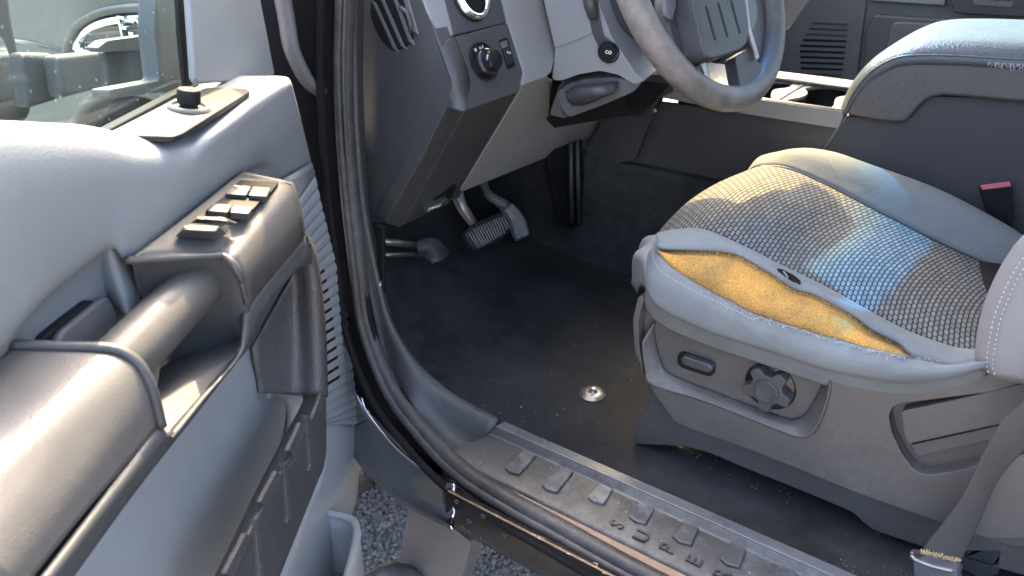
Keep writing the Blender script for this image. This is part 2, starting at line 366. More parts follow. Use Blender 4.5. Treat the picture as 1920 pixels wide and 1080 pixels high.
# loose stones of the parking lot close to the truck, one mass
def stones():
    rnd = random.Random(3); items = []
    for _ in range(6500):
        r = rnd.uniform(.004, .010); c = V((rnd.uniform(.55, 1.75), rnd.uniform(.1, .85), GZ+r*.25))
        q = Matrix.Rotation(rnd.uniform(0, 6), 3, V((rnd.random(), rnd.random(), rnd.random()+.1)).normalized()) @ Matrix.Diagonal((r, r*rnd.uniform(.6, 1), r*rnd.uniform(.45, .8)))
        items.append(lambda v, q=q, c=c: q @ (v*rnd.uniform(.86, 1.12)) + c)
    o = balls('gravel', items, M['rubble']); tag(o, kind='stuff')
    return tag(o, 'loose grey gravel on the ground below the open door', 'gravel')
stones()

# ------------------------------------------------------------------ the pickup: cab, sill, door frame
TR = thing('pickup_truck', 'black pickup with its driver door swung open showing grey cabin and worn floor', 'pickup truck', (0.4, 0.0, GZ))
fl = loft('cab_floor', [[(x, -.8, z), (x, .82, z)] for x, z in ((-.9, 0), (-.3, 0), (.2, 0), (.6, 0), (.80, .001), (.92, .008), (1.02, .032), (1.12, .10), (1.20, .24), (1.26, .6))], M['carpet'], TR, n=12, k=5, thick=.01, flip=True)
# carpet rising beside the seat rear
# sill plate: profile (y, z) along x
xs0 = .56
sill_prof = [(.812, .004), (.828, .03), (.834, .054), (.838, .060), (.856, .060), (.862, .054), (.866, .050), (.925, .048), (.938, .044), (.944, .036), (.946, .01), (.82, .0)]
def extrude_x(name, prof, x0, x1, m, parent, skew=0.0, bev=0.0):
    bm = bmesh.new()
    A = [bm.verts.new((x0 + skew*(y-.84), y, z)) for y, z in prof]; B = [bm.verts.new((x1, y, z)) for y, z in prof]
    bm.faces.new(A); bm.faces.new(B[::-1]); k = len(prof)
    for i in range(k): bm.faces.new((A[i], B[i], B[(i+1) % k], A[(i+1) % k]))
    bmesh.ops.recalc_face_normals(bm, faces=bm.faces[:])
    o = bm_obj(name, bm, m, parent)
    if bev: bevel(o, bev, 2)
    return o
sill = extrude_x('sill_plate', sill_prof, .605, -.6, M['sill'], TR, skew=.35, bev=.003)
slab('sill_lip', [(.603, .8385, .0615), (-.6, .8385, .0615), (-.6, .857, .0615), (.608, .857, .0615)], (0, 0, 1), .004, M['lip'], sill, bev=.002)
def pads():
    x = .545
    for i in range(12):
        y0, y1 = (.868, .922) if i < 2 else (.868, .905)
        w, z = .022, .0505
        slab('tread_pad', [(x, y0, z+.004), (x-w, y0, z+.004), (x-w-.004, y1-.004, z+.003), (x-w*.5, y1, z+.003), (x, y1-.004, z+.003)], (0, -.03, 1), .007, M['pad'], sill, bev=.0018, seg=2)
        x -= .064
pads()
for word, x in (('S\nU\nP\nE\nR', .285), ('D\nU\nT\nY', .065)):
    text('sill_lettering', word, (x, .921, .0492), (0, -1, -.02), (1, 0, 0), .028, M['sill'], sill, ext=.0013, line=1.3)
# bare bronze edge, seal lips, painted flange and rocker panel
extrude_x('sill_edge_strip', [(.944, .03), (.944, .046), (.958, .0435), (.958, .03)], .57, -.6, M['bronze'], TR, bev=.002)
extrude_x('rocker_flange', [(.957, .02), (.957, .030), (.985, .034), (.994, .034), (.994, .01)], .60, -.6, M['paint'], TR, bev=.003)
M['rocker'] = mat('dull_black_rocker_paint', (.006, .006, .007), .3, spec=.25, var=.3, dust=.12, dustcol=(.12, .1, .08), dscale=40)
rk = extrude_x('rocker_panel', [(.975, .03), (.992, .046), (.999, .049), (1.003, .044), (1.004, .03), (1.003, -.005), (.996, -.022), (.975, -.036), (.90, -.05), (.85, -.05), (.85, .0)], .588, -.6, M['rocker'], TR, bev=.004)

# door-opening weatherstrip: runs down the pillar, round the corner, along the sill
wy = [(650, -60, .86), (650, 0, .86), (646, 120, .86), (650, 250, .862), (660, 380, .868), (674, 500, .875), (690, 610, .88), (735, 725, .895), (795, 806, .915), (870, 882, .945), (960, 940, .962), (1040, 984, .967)]
path = [Y((a, b), c) for a, b, c in wy]
end = path[-1]
path += [V((x, .968, .040)) for x in (.3, .1, -.1, -.35, -.6)]
path = cat(path, 120)
ws = tube('door_opening_seal', path, .0125, M['rubber'], TR, seg=12)
def offpath(dy, dz, dx=0): return [p+V((dx, dy, dz)) for p in path]
tube('outer_seal_lip', [p+V((0, .012, -.005)) for p in path], .0075, M['rubber'], TR, seg=10)
# painted pinch flange with a lighter worn line and jamb outside the seal
tube('jamb_flange', [p+V((.012, .035, -.008)) for p in path[:75]], .006, M['jamb'], TR, seg=8)
# inner kick trim between seal and carpet
inner = [(668, -60), (668, 0), (668, 120), (674, 260), (684, 380), (700, 470), (716, 545), (736, 610), (775, 672), (830, 726), (885, 762), (934, 788)]
mid_ = [(658, -60), (658, 0), (656, 120), (660, 250), (668, 380), (684, 480), (704, 580), (722, 650), (765, 722), (812, 780), (866, 824), (905, 845)]
outr = [(650, -60), (650, 0), (646, 120), (650, 250), (660, 380), (674, 500), (690, 610), (735, 725), (795, 806), (850, 855), (880, 866), (905, 872)]
loft('kick_trim', [[Y(p, .875) for p in outr[:8]]+[Y(p, .905) for p in outr[8:]], [Y(p, .85) for p in mid_[:8]]+[Y(p, .872) for p in mid_[8:]], [Y(p, .845) for p in inner[:9]]+[Y(p, .84) for p in inner[9:]], [Y(p, .82)+V((.02, -.03, -.03)) for p in inner]], M['dash'], TR, n=60, k=4, thick=.004)
loft('cowl_side_panel', [[Y(p, .83) for p in ((660, 300), (670, 400), (690, 520), (720, 620), (790, 720), (930, 800))], [V((1.1, .82, .45)), V((1.12, .82, .3)), V((1.1, .82, .15)), V((1.05, .82, .03)), V((.9, .82, -.01)), V((.6, .81, -.01))]], M['carpet'], TR, n=30, sharp=True)
# hood release strip on the kick trim
hr = slab('hood_release_cover', [Y(p, .838) for p in ((703, 420), (718, 428), (720, 552), (709, 560))], (-.3, .95, 0), .01, M['black'], TR, bev=.002)
text('hood_release_mark', 'HOOD', Y((714, 531), .8395), (-.62, .78, .1), (.1, 0, 1), .007, M['white'], hr)
text('hood_release_symbol', '-o-', Y((714, 541), .8395), (-.62, .78, .1), (.1, 0, 1), .009, M['white'], hr)
# A-pillar jamb behind the door edge and the fender end with sky on its paint
loft('front_jamb', [[X((430, -80), .99), X((460, 100), .985), X((520, 300), .97), X((590, 500), .955), X((625, 700), .935), X((685, 840), .9)], [Y((655, -80), .86), Y((648, 100), .862), Y((652, 300), .866), Y((676, 500), .878), Y((715, 680), .893), Y((800, 815), .918)]], M['jamb'], TR, n=40, sharp=True, thick=.01)
fe = loft('fender_end', [[Y((640, 740), .89), Y((652, 830), .912), Y((690, 892), .938), Y((760, 948), .972), Y((846, 990), 1.034)],
                    [Y((652, 740), .89), Y((668, 800), .90), Y((705, 858), .92), Y((770, 920), .95), Y((849, 962), 1.008)],
                    [Y((664, 738), .89), Y((685, 786), .90), Y((735, 845), .908), Y((790, 885), .94), Y((849, 908), .995)],
                    [Y((672, 730), .88), Y((695, 772), .89), Y((742, 828), .91), Y((800, 874), .935), Y((858, 902), .97)]], M['gloss'], TR, n=40, k=6, thick=.006)
loft('jamb_sheet', [[Y((655, 690), .87), Y((700, 770), .885), Y((745, 835), .905), Y((800, 880), .93), Y((870, 915), .965)], [p-V((0, .004, .004)) for p in [path[i] for i in (44, 52, 60, 68, 76)]]], M['jamb'], TR, n=40, sharp=True, thick=.004)
# slim painted return line above the fender and jamb wedge
tube('body_seam', cat([Y((678, 745), .93), Y((690, 775), .935), Y((742, 838), .945), Y((810, 892), .96), Y((850, 915), .975)], 24), .0025, M['chrome'], TR, seg=8)
# hinge bracket and pillar trim seen beyond the door's edge
slab('hinge_cover', [X(p, .925) for p in ((530, -20), (607, -20), (612, 90), (606, 160), (590, 170), (560, 120), (545, 60))], (-1, .2, 0), .02, M['dash'], TR, r=.01, bev=.004)
tube('pillar_weatherstrip', cat([X(p, .90) for p in ((525, -30), (538, 40), (548, 95), (575, 150), (600, 172))], 30), .009, M['mid'], TR, seg=10, flat=1.6)
for p in ((578, 20), (583, 105)):
    lathe('pillar_bolt', X(p, .923), (-1, .2, 0), [(0, .004), (.005, .004), (.007, 0)], M['dark'], TR, 16)
tube('bare_wire', cat([X(p, .92) for p in ((612, 190), (612, 260), (618, 330), (622, 385))], 20), .0018, M['bronze'], TR, seg=6)
# running-board bracket and mud guard below the sill
slab('mud_guard', [Y(p, .90) for p in ((766, 945), (850, 990), (884, 1018), (862, 1100), (725, 1100), (748, 1050))], (.1, 1, .15), .03, M['mid'], TR, r=.01, bev=.006)
tube('step_tube', cat([Y((660, 1120), .98), Y((712, 1090), .98), Y((750, 1082), .93), Y((800, 1110), .90)], 24), .024, M['mid'], TR, seg=16)
slab('jacking_bracket', [Y(p, .88) for p in ((670, 905), (700, 885), (700, 912), (672, 930))], (0, 1, 0), .02, M['black'], TR)
tube('worn_paint_edge', [V((x, 1.0015, .0488)) for x in (.58, .4, .2, 0, -.3)], .0013, M['bronze'], rk, seg=6)
# scratches and straw on the rocker
def scuffs():
    rnd = random.Random(5)
    for c in ((856, 941), (880, 977), (867, 990), (906, 968), (878, 998), (905, 1010), (940, 967), (943, 1004), (950, 1006)):
        p = Y(c, 1.0048); a = rnd.uniform(0, 6); k = rnd.choice((2.2, 3.4, 5.5))
        tube('paint_chip', [p+V((math.cos(a+t*k/8)*.0035, 0, math.sin(a+t*k/8)*.003)) for t in range(9)], .00045, M['mid'], rk, seg=5)
scuffs()
def straw():
    bm = bmesh.new(); rnd = random.Random(11)
    for i in range(420):
        x = rnd.uniform(-.3, .50); d = max(0, min(1, (.40-x)/.3))
        if rnd.random() > .12+d: continue
        p = V((x, rnd.gauss(1.0, .0022), .0495)); L = rnd.uniform(.003, .011) * (1.6 if rnd.random() < .06 else 1)
        a = rnd.gauss(0, .6); e = rnd.uniform(0, .5)
        tube_bm(bm, [p, p+V((math.cos(a)*L, math.sin(a)*L*.5, -.25*L+e*L*.3))], rnd.uniform(.0004, .0009), 4)
    o = bm_obj('straw', bm, M['straw'], None); tag(o, kind='stuff'); tag(o, 'dry straw bits caught along the edge of the black rocker panel', 'straw')
straw()
# floor fastener: round steel disc with a hook stub
fz = .002
ff = lathe('carpet_fastener', Z((1111, 738), fz), (0, 0, 1), [(0, .006), (.012, .006), (.021, .003), (.024, 0)], M['metal'], TR, 28)
lathe('fastener_hook', Z((1112, 735), fz+.006), (-.1, .1, 1), [(0, .010), (.004, .009), (.005, .003), (.009, .0)], M['metal'], ff, 12)
def crumbs():
    rnd = random.Random(21); items = []
    cl = [(rnd.uniform(-.1, .7), rnd.uniform(.62, .80), rnd.uniform(.01, .06)) for _ in range(14)]
    for i in range(260):
        u = rnd.random()
        if u < .62:
            a_, b_, c_ = rnd.choice(cl); x, y, z = rnd.gauss(a_, c_), min(.805, rnd.gauss(b_, c_*.6)), .001
        elif u < .85: x, y, z = rnd.gauss(.35, .15), rnd.uniform(.87, .935), .0505
        else: x, y, z = rnd.uniform(.4, .98), rnd.uniform(.25, .75), .001
        r = rnd.uniform(.0003, .0008)*(2 if rnd.random() < .05 else 1)
        items.append(lambda v, r=r, c=V((x, y, z+r*.5)): v*r+c)
    o = balls('dirt_crumbs', items, M['thread']); tag(o, kind='stuff'); tag(o, 'pale specks of dirt scattered over the cab floor and sill', 'crumbs')
crumbs()

slab('passenger_window', [(.95, -.79, .60), (-.40, -.79, .60), (-.40, -.765, 1.37), (.62, -.765, 1.37)], (0, 1, 0), .004, M['tinted'], TR, bev=0)
slab('unseen_visor_blocker', [(.655, .08, 1.335), (.655, .58, 1.335), (.985, .60, 1.09), (.985, .06, 1.09)], (-.6, 0, -.8), .018, M['grey'], TR, r=.03, bev=.006)  # out of view, added to keep the sun off sill and left bolster
mv = slab('unseen_mirror_blocker', [(.715, -.19, 1.315), (.735, -.19, 1.225), (.735, .10, 1.225), (.715, .10, 1.315)], (-1, 0, -.2), .035, M['black'], TR, r=.02, bev=.006)  # out of view, added so its shadow breaks up the blue sun patch
# roof, pillars, windscreen, rear wall: outside the picture, they shade the cabin
roof = slab('roof', [(.65, -.76, 1.40), (.65, .76, 1.40), (-1.2, .78, 1.42), (-1.2, -.78, 1.42)], (0, 0, 1), .05, M['grey'], TR, bev=.02)
ws_ = slab('windscreen', [(.65, -.74, 1.38), (.65, .74, 1.38), (1.55, .80, .72), (1.55, -.80, .72)], (.59, 0, .81), .004, M['windshield'], TR, bev=0)
for s in (-1, 1):
    tube('windscreen_pillar', [V((.65, s*.76, 1.39)), V((1.1, s*.80, 1.07)), V((1.55, s*.84, .72))], .035, M['paint'], TR)
    box('rear_pillar', (-.42, s*.80-.05, .05), (-.28, s*.80+.05, 1.39), M['dark'], TR, .01)
box('rear_wall', (-1.22, -.8, 0), (-1.18, .8, .85), M['dark'], TR)
box('front_body', (1.30, -.93, -.30), (2.9, .86, .66), M['black'], TR, .08)
FY = .97
def F(p, h=0.0): return Y(p, FY+h)
arch = [V((1.2+math.cos(a)*.36, FY, .16+math.sin(a)*.36)) for a in [math.radians(122)-math.radians(122)*k/20 for k in range(21)]]
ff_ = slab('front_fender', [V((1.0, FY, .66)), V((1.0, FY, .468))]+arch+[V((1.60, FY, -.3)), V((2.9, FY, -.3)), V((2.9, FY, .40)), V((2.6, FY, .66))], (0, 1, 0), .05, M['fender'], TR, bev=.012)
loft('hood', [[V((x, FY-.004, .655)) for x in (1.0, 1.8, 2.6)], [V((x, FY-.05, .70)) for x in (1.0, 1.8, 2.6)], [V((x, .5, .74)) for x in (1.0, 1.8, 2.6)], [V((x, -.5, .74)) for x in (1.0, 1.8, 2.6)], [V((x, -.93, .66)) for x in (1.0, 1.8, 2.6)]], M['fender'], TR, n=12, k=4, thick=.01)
tube('wheel_arch_lip', [p+V((0, .004, -.004)) for p in arch], .012, M['dark'], ff_, seg=10)
vt = slab('fender_vent', [F(p, .004) for p in ((330, 14), (290, 18), (230, 20), (180, 30), (150, 46), (134, 72), (126, 96), (200, 108), (330, 122))], (0, 1, 0), .006, M['black'], TR, bev=.001)
tube('vent_border', cat([F(p, .006) for p in ((330, 10), (290, 14), (230, 17), (186, 26), (152, 44), (133, 70), (124, 97))], 50), .007, M['dark'], vt, seg=10)
tube('chrome_vent_frame', cat([F(p, .010) for p in ((330, 34), (292, 35), (230, 37), (190, 45), (163, 60), (148, 80), (143, 90))], 40)+cat([F(p, .010) for p in ((143, 90), (150, 93), (180, 95), (220, 101), (330, 118))], 30)[1:], .0065, M['chrome'], vt, seg=12)
for k in range(5):
    tube('vent_slat', [F((174-k*4, 56+k*8), .008), F((330, 44+k*11), .008)], .0045, M['mid'] if k % 2 else M['dark'], vt, seg=8)
text('vent_badge', 'F-250', F((268, 60), .016), (-1, 0, .02), (-.12, 0, 1), .052, M['chrome'], vt, ext=.004)
text('vent_letters', 'XLT', F((158, 87), .0175), (-1, 0, -.05), (0, 0, 1), .016, M['black'], vt, ext=.001)
tube('body_crease', [F((-60, 66), .0), F((45, 78), .0), F((126, 97), .0)], .004, M['paint'], ff_, seg=6)
box('load_bed', (-3.2, -.96, -.25), (-1.26, .96, .55), M['paint'], TR, .06)
box('underbody', (-1.3, -.80, -.13), (1.3, .80, -.03), M['black'], TR, .02)
for x in (1.98, -2.3):
    for y in (-.88, .88):
        lathe('wheel', (x, y, GZ+.40), (0, 1, 0), [(0, .10), (.22, .10), (.25, .13), (.38, .12), (.40, .09), (.40, -.09), (.38, -.12), (0, -.12)], M['tyre'], TR, 32)

# ------------------------------------------------------------------ driver's door, swung open
def dlist(pts, off): return [D(p, off) for p in pts]
core = slab('door', [DL(.02, -.07, .575), DL(.95, -.07, .575), DL(.95, -.07, -.26), DL(.12, -.07, -.26), DL(.0, -.07, -.12), DL(-.03, -.07, .2)], DN, .07, M['paint'], TR, r=.04, bev=.012)
tag(core, 'open driver door with grey inner panel')
sub = core
# belt shelf, rounded crest and face of the upper panel
loft('door_panel', [
    dlist([(398, 139), (362, 158), (200, 246), (110, 294), (-60, 385)], -.06),
    dlist([(470, 142), (372, 196), (270, 240), (190, 252), (100, 262), (-60, 300)], -.02),
    dlist([(531, 143), (450, 186), (372, 236), (330, 258), (260, 258), (200, 243), (160, 235), (80, 230), (-60, 226)], .0),
    [D(p, o) for p, o in (((545, 152), .02), ((468, 200), .021), ((390, 256), .02), ((352, 282), .016), ((270, 284), .013), ((200, 268), .013), ((150, 262), .013), ((80, 260), .013), ((-60, 262), .013))],
    dlist([(552, 175), (490, 228), (410, 288), (360, 318), (280, 328), (200, 330), (120, 345), (40, 375), (-60, 430)], .016),
    dlist([(566, 230), (527, 268), (458, 316), (350, 398), (246, 479), (206, 456), (120, 512), (66, 562), (-60, 690)], .003),
    dlist([(583, 300), (548, 338), (476, 330), (370, 414), (268, 498), (216, 472), (130, 532), (74, 580), (-60, 740)], -.018),
    dlist([(586, 330), (550, 380), (480, 440), (410, 500), (330, 570), (250, 540), (170, 590), (100, 640), (-60, 790)], -.03)], M['grey'], sub, n=70, k=5, thick=.003)
# end face of the belt, towards the hinge
slab('belt_end_trim', dlist([(531, 143), (545, 152), (552, 175), (566, 230), (586, 312), (592, 320), (588, 380), (560, 300), (530, 170)], -.03), DN, .03, M['grey'], sub, bev=.002)
# ribbed panel at the hinge edge with speaker slots: louvres as real ridges
edge = [(586, 306), (600, 372), (614, 430), (632, 505), (648, 580), (662, 660), (672, 740), (677, 800)]
left = [(520, 345), (540, 400), (558, 470), (575, 540), (582, 610), (584, 690), (586, 760), (588, 800)]
er, lr = cat(dlist(edge, -.004), 60), cat(dlist(left, -.004), 60)
loft('speaker_panel', [dlist(left, -.006), dlist(edge, -.006), ], M['grey'], sub, n=50, sharp=True, thick=.004)
def at_s(c, t):
    t = max(0, min(len(c)-1.001, t)); k = int(t); return c[k].lerp(c[k+1], t-k)
def louvres():
    bm = bmesh.new(); pitch, drop = 2.25, 6.0
    for i in range(26):
        t = 2.2+i*pitch
        if t+pitch > 59: break
        P = []
        for q, h in ((t, .0006), (t+pitch*.30, .0022), (t+pitch*.72, .0024), (t+pitch*.94, .0004), (t+pitch, .0004)):
            P.append([at_s(er, q-.6*(1-math.cos(w*1.5))) .lerp(at_s(lr, q+drop), w)+DN*(h-.0015*(w < .02)) for w in (0, .04, .3, .6, 1)])
        for A, B in zip(P, P[1:]):
            va = [bm.verts.new(p) for p in A]; vb = [bm.verts.new(p) for p in B]
            for j in range(4): bm.faces.new((va[j], va[j+1], vb[j+1], vb[j]))
    bmesh.ops.recalc_face_normals(bm, faces=bm.faces[:])
    return bm_obj('speaker_grille', bm, M['grey'], sub, smooth=False)
louvres()
for i in range(7, 19):
    q = 2.2+i*2.25+1.75; a_ = lambda w, d: at_s(er, q+d-.6*(1-math.cos(w*1.5))).lerp(at_s(lr, q+d+6.0), w)+DN*.0016
    slab('grille_slot', [a_(.42, .0), a_(.72, .0), a_(.72, .75), a_(.42, .75)], DN, .001, M['black'], sub, bev=0)
# lower part of the panel down to its curved bottom edge
loft('lower_panel_edge', [dlist([(588, 790), (604, 850), (596, 905), (560, 990), (520, 1100)], -.006),
                          dlist([(640, 795), (645, 860), (640, 930), (622, 1000), (600, 1110)], -.002),
                          dlist([(677, 796), (680, 850), (672, 920), (656, 985), (640, 1100)], -.012)], M['grey'], sub, n=30, k=6, thick=.006)
# recess behind the armrest with the latch handle
slab('recess_panel', dlist([(20, 470), (240, 450), (420, 470), (500, 560), (470, 700), (300, 900), (-250, 900), (-250, 700)], -.031), DN, .01, M['grey'], sub, bev=0)
loft('recess_rib', [dlist([(175, 480), (185, 520), (205, 560)], -.03), dlist([(205, 462), (222, 520), (246, 600)], -.008), dlist([(240, 480), (262, 540), (285, 620)], -.012)], M['grey'], sub, n=16, thick=.003)
lv = slab('latch_handle', dlist([(108, 642), (118, 620), (196, 556), (206, 555), (222, 590), (240, 650), (228, 668), (112, 660)], -.012), (DN+V((0, 0, .25))), .012, M['mid'], sub, r=.012, bev=.004)
slab('latch_recess', dlist([(70, 660), (82, 632), (172, 562), (190, 566), (110, 640), (108, 665)], -.018), DN, .012, M['black'], sub, r=.006, bev=.002)
# lower panel inside the trim
loft('map_pocket_back', [dlist([(470, 640), (380, 740), (240, 920), (90, 1120)], -.004), dlist([(520, 690), (470, 790), (370, 940), (270, 1120)], -.002),
                         dlist([(560, 735), (545, 800), (480, 930), (400, 1110)], -.03), dlist([(600, 750), (600, 830), (540, 960), (470, 1130)], -.045)], M['grey'], sub, n=30, k=6, thick=.004)
tube('pocket_end_bulge', cat(dlist([(488, 735), (520, 727), (545, 740), (555, 772), (548, 850)], -.012), 24), .012, M['grey'], sub, seg=12)
# armrest: switch block, pull handle, rear pad
A0 = [(455, 321), (350, 404), (243, 486)]; A1 = [(530, 337), (478, 398), (414, 476)]; A2 = [(556, 356), (503, 418), (438, 492)]; A3 = [(573, 441), (520, 505), (465, 572)]
a0_, a1_ = cat(dlist(A0, .010), 12), cat(dlist(A1, .047), 12)
blk = loft('switch_panel', [dlist(A0, -.03), dlist(A0, .008), a0_, [p.lerp(q, .04) for p, q in zip(a0_, a1_)], [p.lerp(q, .9) for p, q in zip(a0_, a1_)], a1_, dlist([(548, 343), (494, 405), (428, 482)], .056), dlist(A2, .061), dlist([(567, 395), (515, 458), (453, 525)], .065), dlist(A3, .066)], M['arm'], sub, n=12, sharp=True, thick=.004)
slab('armrest_far_end', [D((455, 321), .01), D((530, 337), .047), D((548, 343), .056), D((556, 356), .061), D((567, 395), .065), D((573, 441), .066), D((560, 420), .0)], -DD, .006, M['arm'], sub, bev=.002)
E0, E1, E2, E3 = D((243, 486), .01), D((414, 476), .047), D((438, 492), .061), D((465, 572), .066)
EK = D((428, 482), .056)
slab('armrest_end_face', [E0, E1, EK, E2, D((453, 525), .065), E3, D((462, 620), .058), D((440, 660), .04), D((300, 690), -.02), D((262, 570), -.02)], DD, .006, M['dash'], sub, bev=.002)
tube('armrest_end_bead', [D((236, 490), .004), D((240, 488), .010), D((412, 478), .0475), D((427, 484), .057), D((438, 495), .062), D((455, 528), .066)], .0035, M['arm'], sub, seg=10)
pull = tube('pull_handle', cat([D((418, 478), .018), D((392, 512), .02), D((330, 575), .022), D((270, 636), .022), D((200, 705), .02)], 30), .0215, M['arm'], sub, seg=24, flat=1.15)
B = [[(24, 648), (-80, 735), (-220, 850)], [(120, 652), (0, 760), (-160, 900)], [(205, 655), (95, 760), (-20, 880), (-90, 960)], [(240, 668), (130, 785), (20, 915), (-50, 1000)], [(262, 690), (150, 830), (60, 935), (-30, 1050)], [(284, 735), (190, 850), (110, 950), (0, 1090)], [(300, 797), (220, 890), (140, 985), (40, 1110)]]
loft('armrest_pad', [dlist(B[0], -.02), dlist(B[1], .008), dlist(B[2], .034), dlist(B[3], .046), dlist(B[4], .054), dlist(B[5], .060), dlist(B[6], .062)], M['arm'], sub, n=24, k=5, thick=.004)
slab('armrest_pad_end', [D((24, 648), -.02), D((120, 652), .008), D((205, 655), .034), D((240, 668), .046), D((262, 690), .054), D((284, 735), .060), D((300, 797), .062), D((250, 800), .03), D((60, 700), -.02)], -DD, .006, M['dash'], sub, bev=.002)
tube('armrest_seam', cat([D((18, 646), -.02), D((120, 650), .0085), D((205, 653), .035), D((242, 667), .047), D((266, 690), .055), D((287, 735), .061), D((303, 800), .063)], 30), .0042, M['dash'], sub, seg=8)
# finger tray between handle and trim band
slab('finger_tray', [D((300, 690), -.01), D((440, 590), -.01), D((452, 628), .05), D((440, 668), .058), D((312, 816), .058), D((290, 760), .05)], (DN*.3+V((0, 0, 1))), .004, M['dash'], sub, bev=.001)
# dark trim: band under the armrest, front upright and the pocket wall
band = loft('armrest_trim', [dlist([(574, 443), (520, 507), (467, 574), (457, 618), (442, 668), (378, 742), (312, 819), (301, 799), (230, 885), (50, 1115)], .0625),
                             dlist([(586, 470), (540, 522), (484, 585), (470, 622), (450, 668), (392, 738), (325, 820), (312, 815), (245, 897), (70, 1118)], .066),
                             dlist([(590, 492), (549, 512), (505, 585), (468, 650), (440, 684), (380, 762), (320, 838), (290, 876), (230, 955), (115, 1115)], .063)], M['dash'], sub, n=80, k=3, thick=.006)
loft('trim_upright', [dlist([(572, 441), (586, 470), (597, 530), (604, 600), (608, 680), (609, 745)], .062), dlist([(576, 470), (585, 520), (592, 600), (596, 680), (596, 740)], .060),
                      dlist([(548, 512), (552, 560), (553, 620), (553, 690), (552, 740)], .03), dlist([(470, 650), (472, 670), (476, 695), (480, 715), (482, 735)], .0)], M['trim'], sub, n=30, k=4, thick=.004)
pk = loft('map_pocket', [dlist([(606, 730), (575, 795), (548, 850), (515, 905), (470, 990), (425, 1075), (390, 1140)], .062),
                         dlist([(611, 742), (583, 800), (556, 856), (524, 912), (480, 998), (436, 1082), (402, 1150)], .066),
                         dlist([(612, 790), (610, 830), (595, 880), (570, 935), (530, 1000), (495, 1090), (470, 1150)], .063),
                         dlist([(612, 847), (606, 880), (597, 900), (575, 955), (552, 1012), (520, 1092), (500, 1150)], .055)], M['dash'], sub, n=60, k=4, thick=.005)
# pocket lip: ledge with notches
lipA = [(600, 690), (590, 705), (566, 757), (520, 842), (480, 920), (440, 1003), (400, 1085), (380, 1126)]
lipB = [(607, 735), (597, 748), (577, 795), (545, 850), (508, 912), (465, 995), (424, 1078), (402, 1126)]
loft('pocket_lip', [dlist(lipA, .038), dlist([((a[0]+b[0])/2, (a[1]+b[1])/2) for a, b in zip(lipA, lipB)], .054), dlist(lipB, .066)], M['trim'], sub, n=50, k=3, thick=.005)
for a, b in (((572, 797), (548, 848)), ((527, 888), (496, 944)), ((470, 1004), (430, 1078))):
    slab('pocket_notch', [D(p, .070) for p in (a, (a[0]+2, a[1]+9), (b[0]+7, b[1]+10), b, (b[0]-8, b[1]-2), (a[0]-7, a[1]-6))], DN, .006, M['trim'], sub, bev=.002, seg=2)
for a, b in (((578, 778), (587, 870)), ((536, 868), (545, 968)), ((482, 972), (494, 1100))):
    slab('pocket_wall_slot', [D(p, .0695) for p in [(a[0]-4.5, a[1]), (a[0]+4.5, a[1]+2), (b[0]+5, b[1]), (b[0]+1, b[1]+10), (b[0]-6, b[1]+14), (b[0]-4, b[1])]], DN, .006, M['trim'], sub, bev=.001, seg=2)
# lower storage bin: a wall bent round the corner, rim and floor
bz = -.07
rim = cat([Z((560, 900), bz), Z((598, 950), bz), Z((612, 961), bz), Z((640, 967), bz), Z((662, 977), bz), Z((669, 1000), bz), Z((662, 1040), bz), Z((648, 1090), bz), Z((625, 1160), bz)], 50)
bm = bmesh.new(); rr = [[bm.verts.new(p+V((0, 0, h))) for p in rim] for h in (0, -.03, -.08, -.15)]
for a, b in zip(rr, rr[1:]):
    for i in range(len(rim)-1): bm.faces.new((a[i], a[i+1], b[i+1], b[i]))
bn = bm_obj('storage_bin', bm, M['grey'], sub); s = bn.modifiers.new('solid', 'SOLIDIFY'); s.thickness = .008; s.offset = 0
tube('bin_rim', rim, .0062, M['grey'], sub, seg=12)
slab('bin_floor', [rim[0]+V((0, 0, -.12)), rim[12]+V((0, 0, -.12)), rim[24]+V((0, 0, -.12)), rim[-1]+V((0, 0, -.12)), DL(.6, .0, -.19)], (0, 0, 1), .008, M['mid'], sub, bev=0)
# window and lock switches set in the block's top face
O = D((455, 321), .01); SU = (D((243, 486), .01)-O).normalized(); SV = (D((530, 337), .047)-O); SV = (SV-SU*SV.dot(SU)).normalized(); SN = SU.cross(SV).normalized()
if SN.z < 0: SN = -SN
def T(p, h=0.0): return hit(p, O+SN*h, SN)
def well(name, pts): return slab(name, [T(p, .0022) for p in pts], SN, .004, M['black'], sub, r=.003, bev=.001)
well('switch_well', [(451, 337), (524, 341), (503, 367), (421, 364)])
well('switch_well', [(420, 367), (492, 373), (468, 400), (384, 395)])
for q, txt in (([(440, 346), (470, 349), (462, 366), (423, 363)], 'AUTO'), ([(475, 349), (508, 352), (500, 369), (466, 366)], '-'), ([(402, 381), (434, 384), (427, 398), (389, 395)], '-'), ([(439, 385), (474, 388), (466, 401), (431, 398)], '-')):
    w = slab('window_switch', [T(p, .0065) for p in q], SN+SU*.25, .008, M['dark'], sub, r=.002, bev=.0012)
    c = sum((T(p, .0069) for p in q), V((0, 0, 0)))/4
    m_ = text('switch_mark', txt, c-SU*.004+SN*.0007, SV, -SU, .0055, M['white'], sub, ext=.0002)
def rocker(q, name):
    b0 = [T(p, .001) for p in q[:4]]; t0 = [T(p, .012) for p in q[4:]]
    bm = bmesh.new(); A = [bm.verts.new(p) for p in b0]; B_ = [bm.verts.new(p) for p in t0]
    bm.faces.new(B_)
    for i in range(4): bm.faces.new((A[i], A[(i+1) % 4], B_[(i+1) % 4], B_[i]))
    bmesh.ops.recalc_face_normals(bm, faces=bm.faces[:])
    return bevel(bm_obj(name, bm, M['dark'], sub), .002, 3)
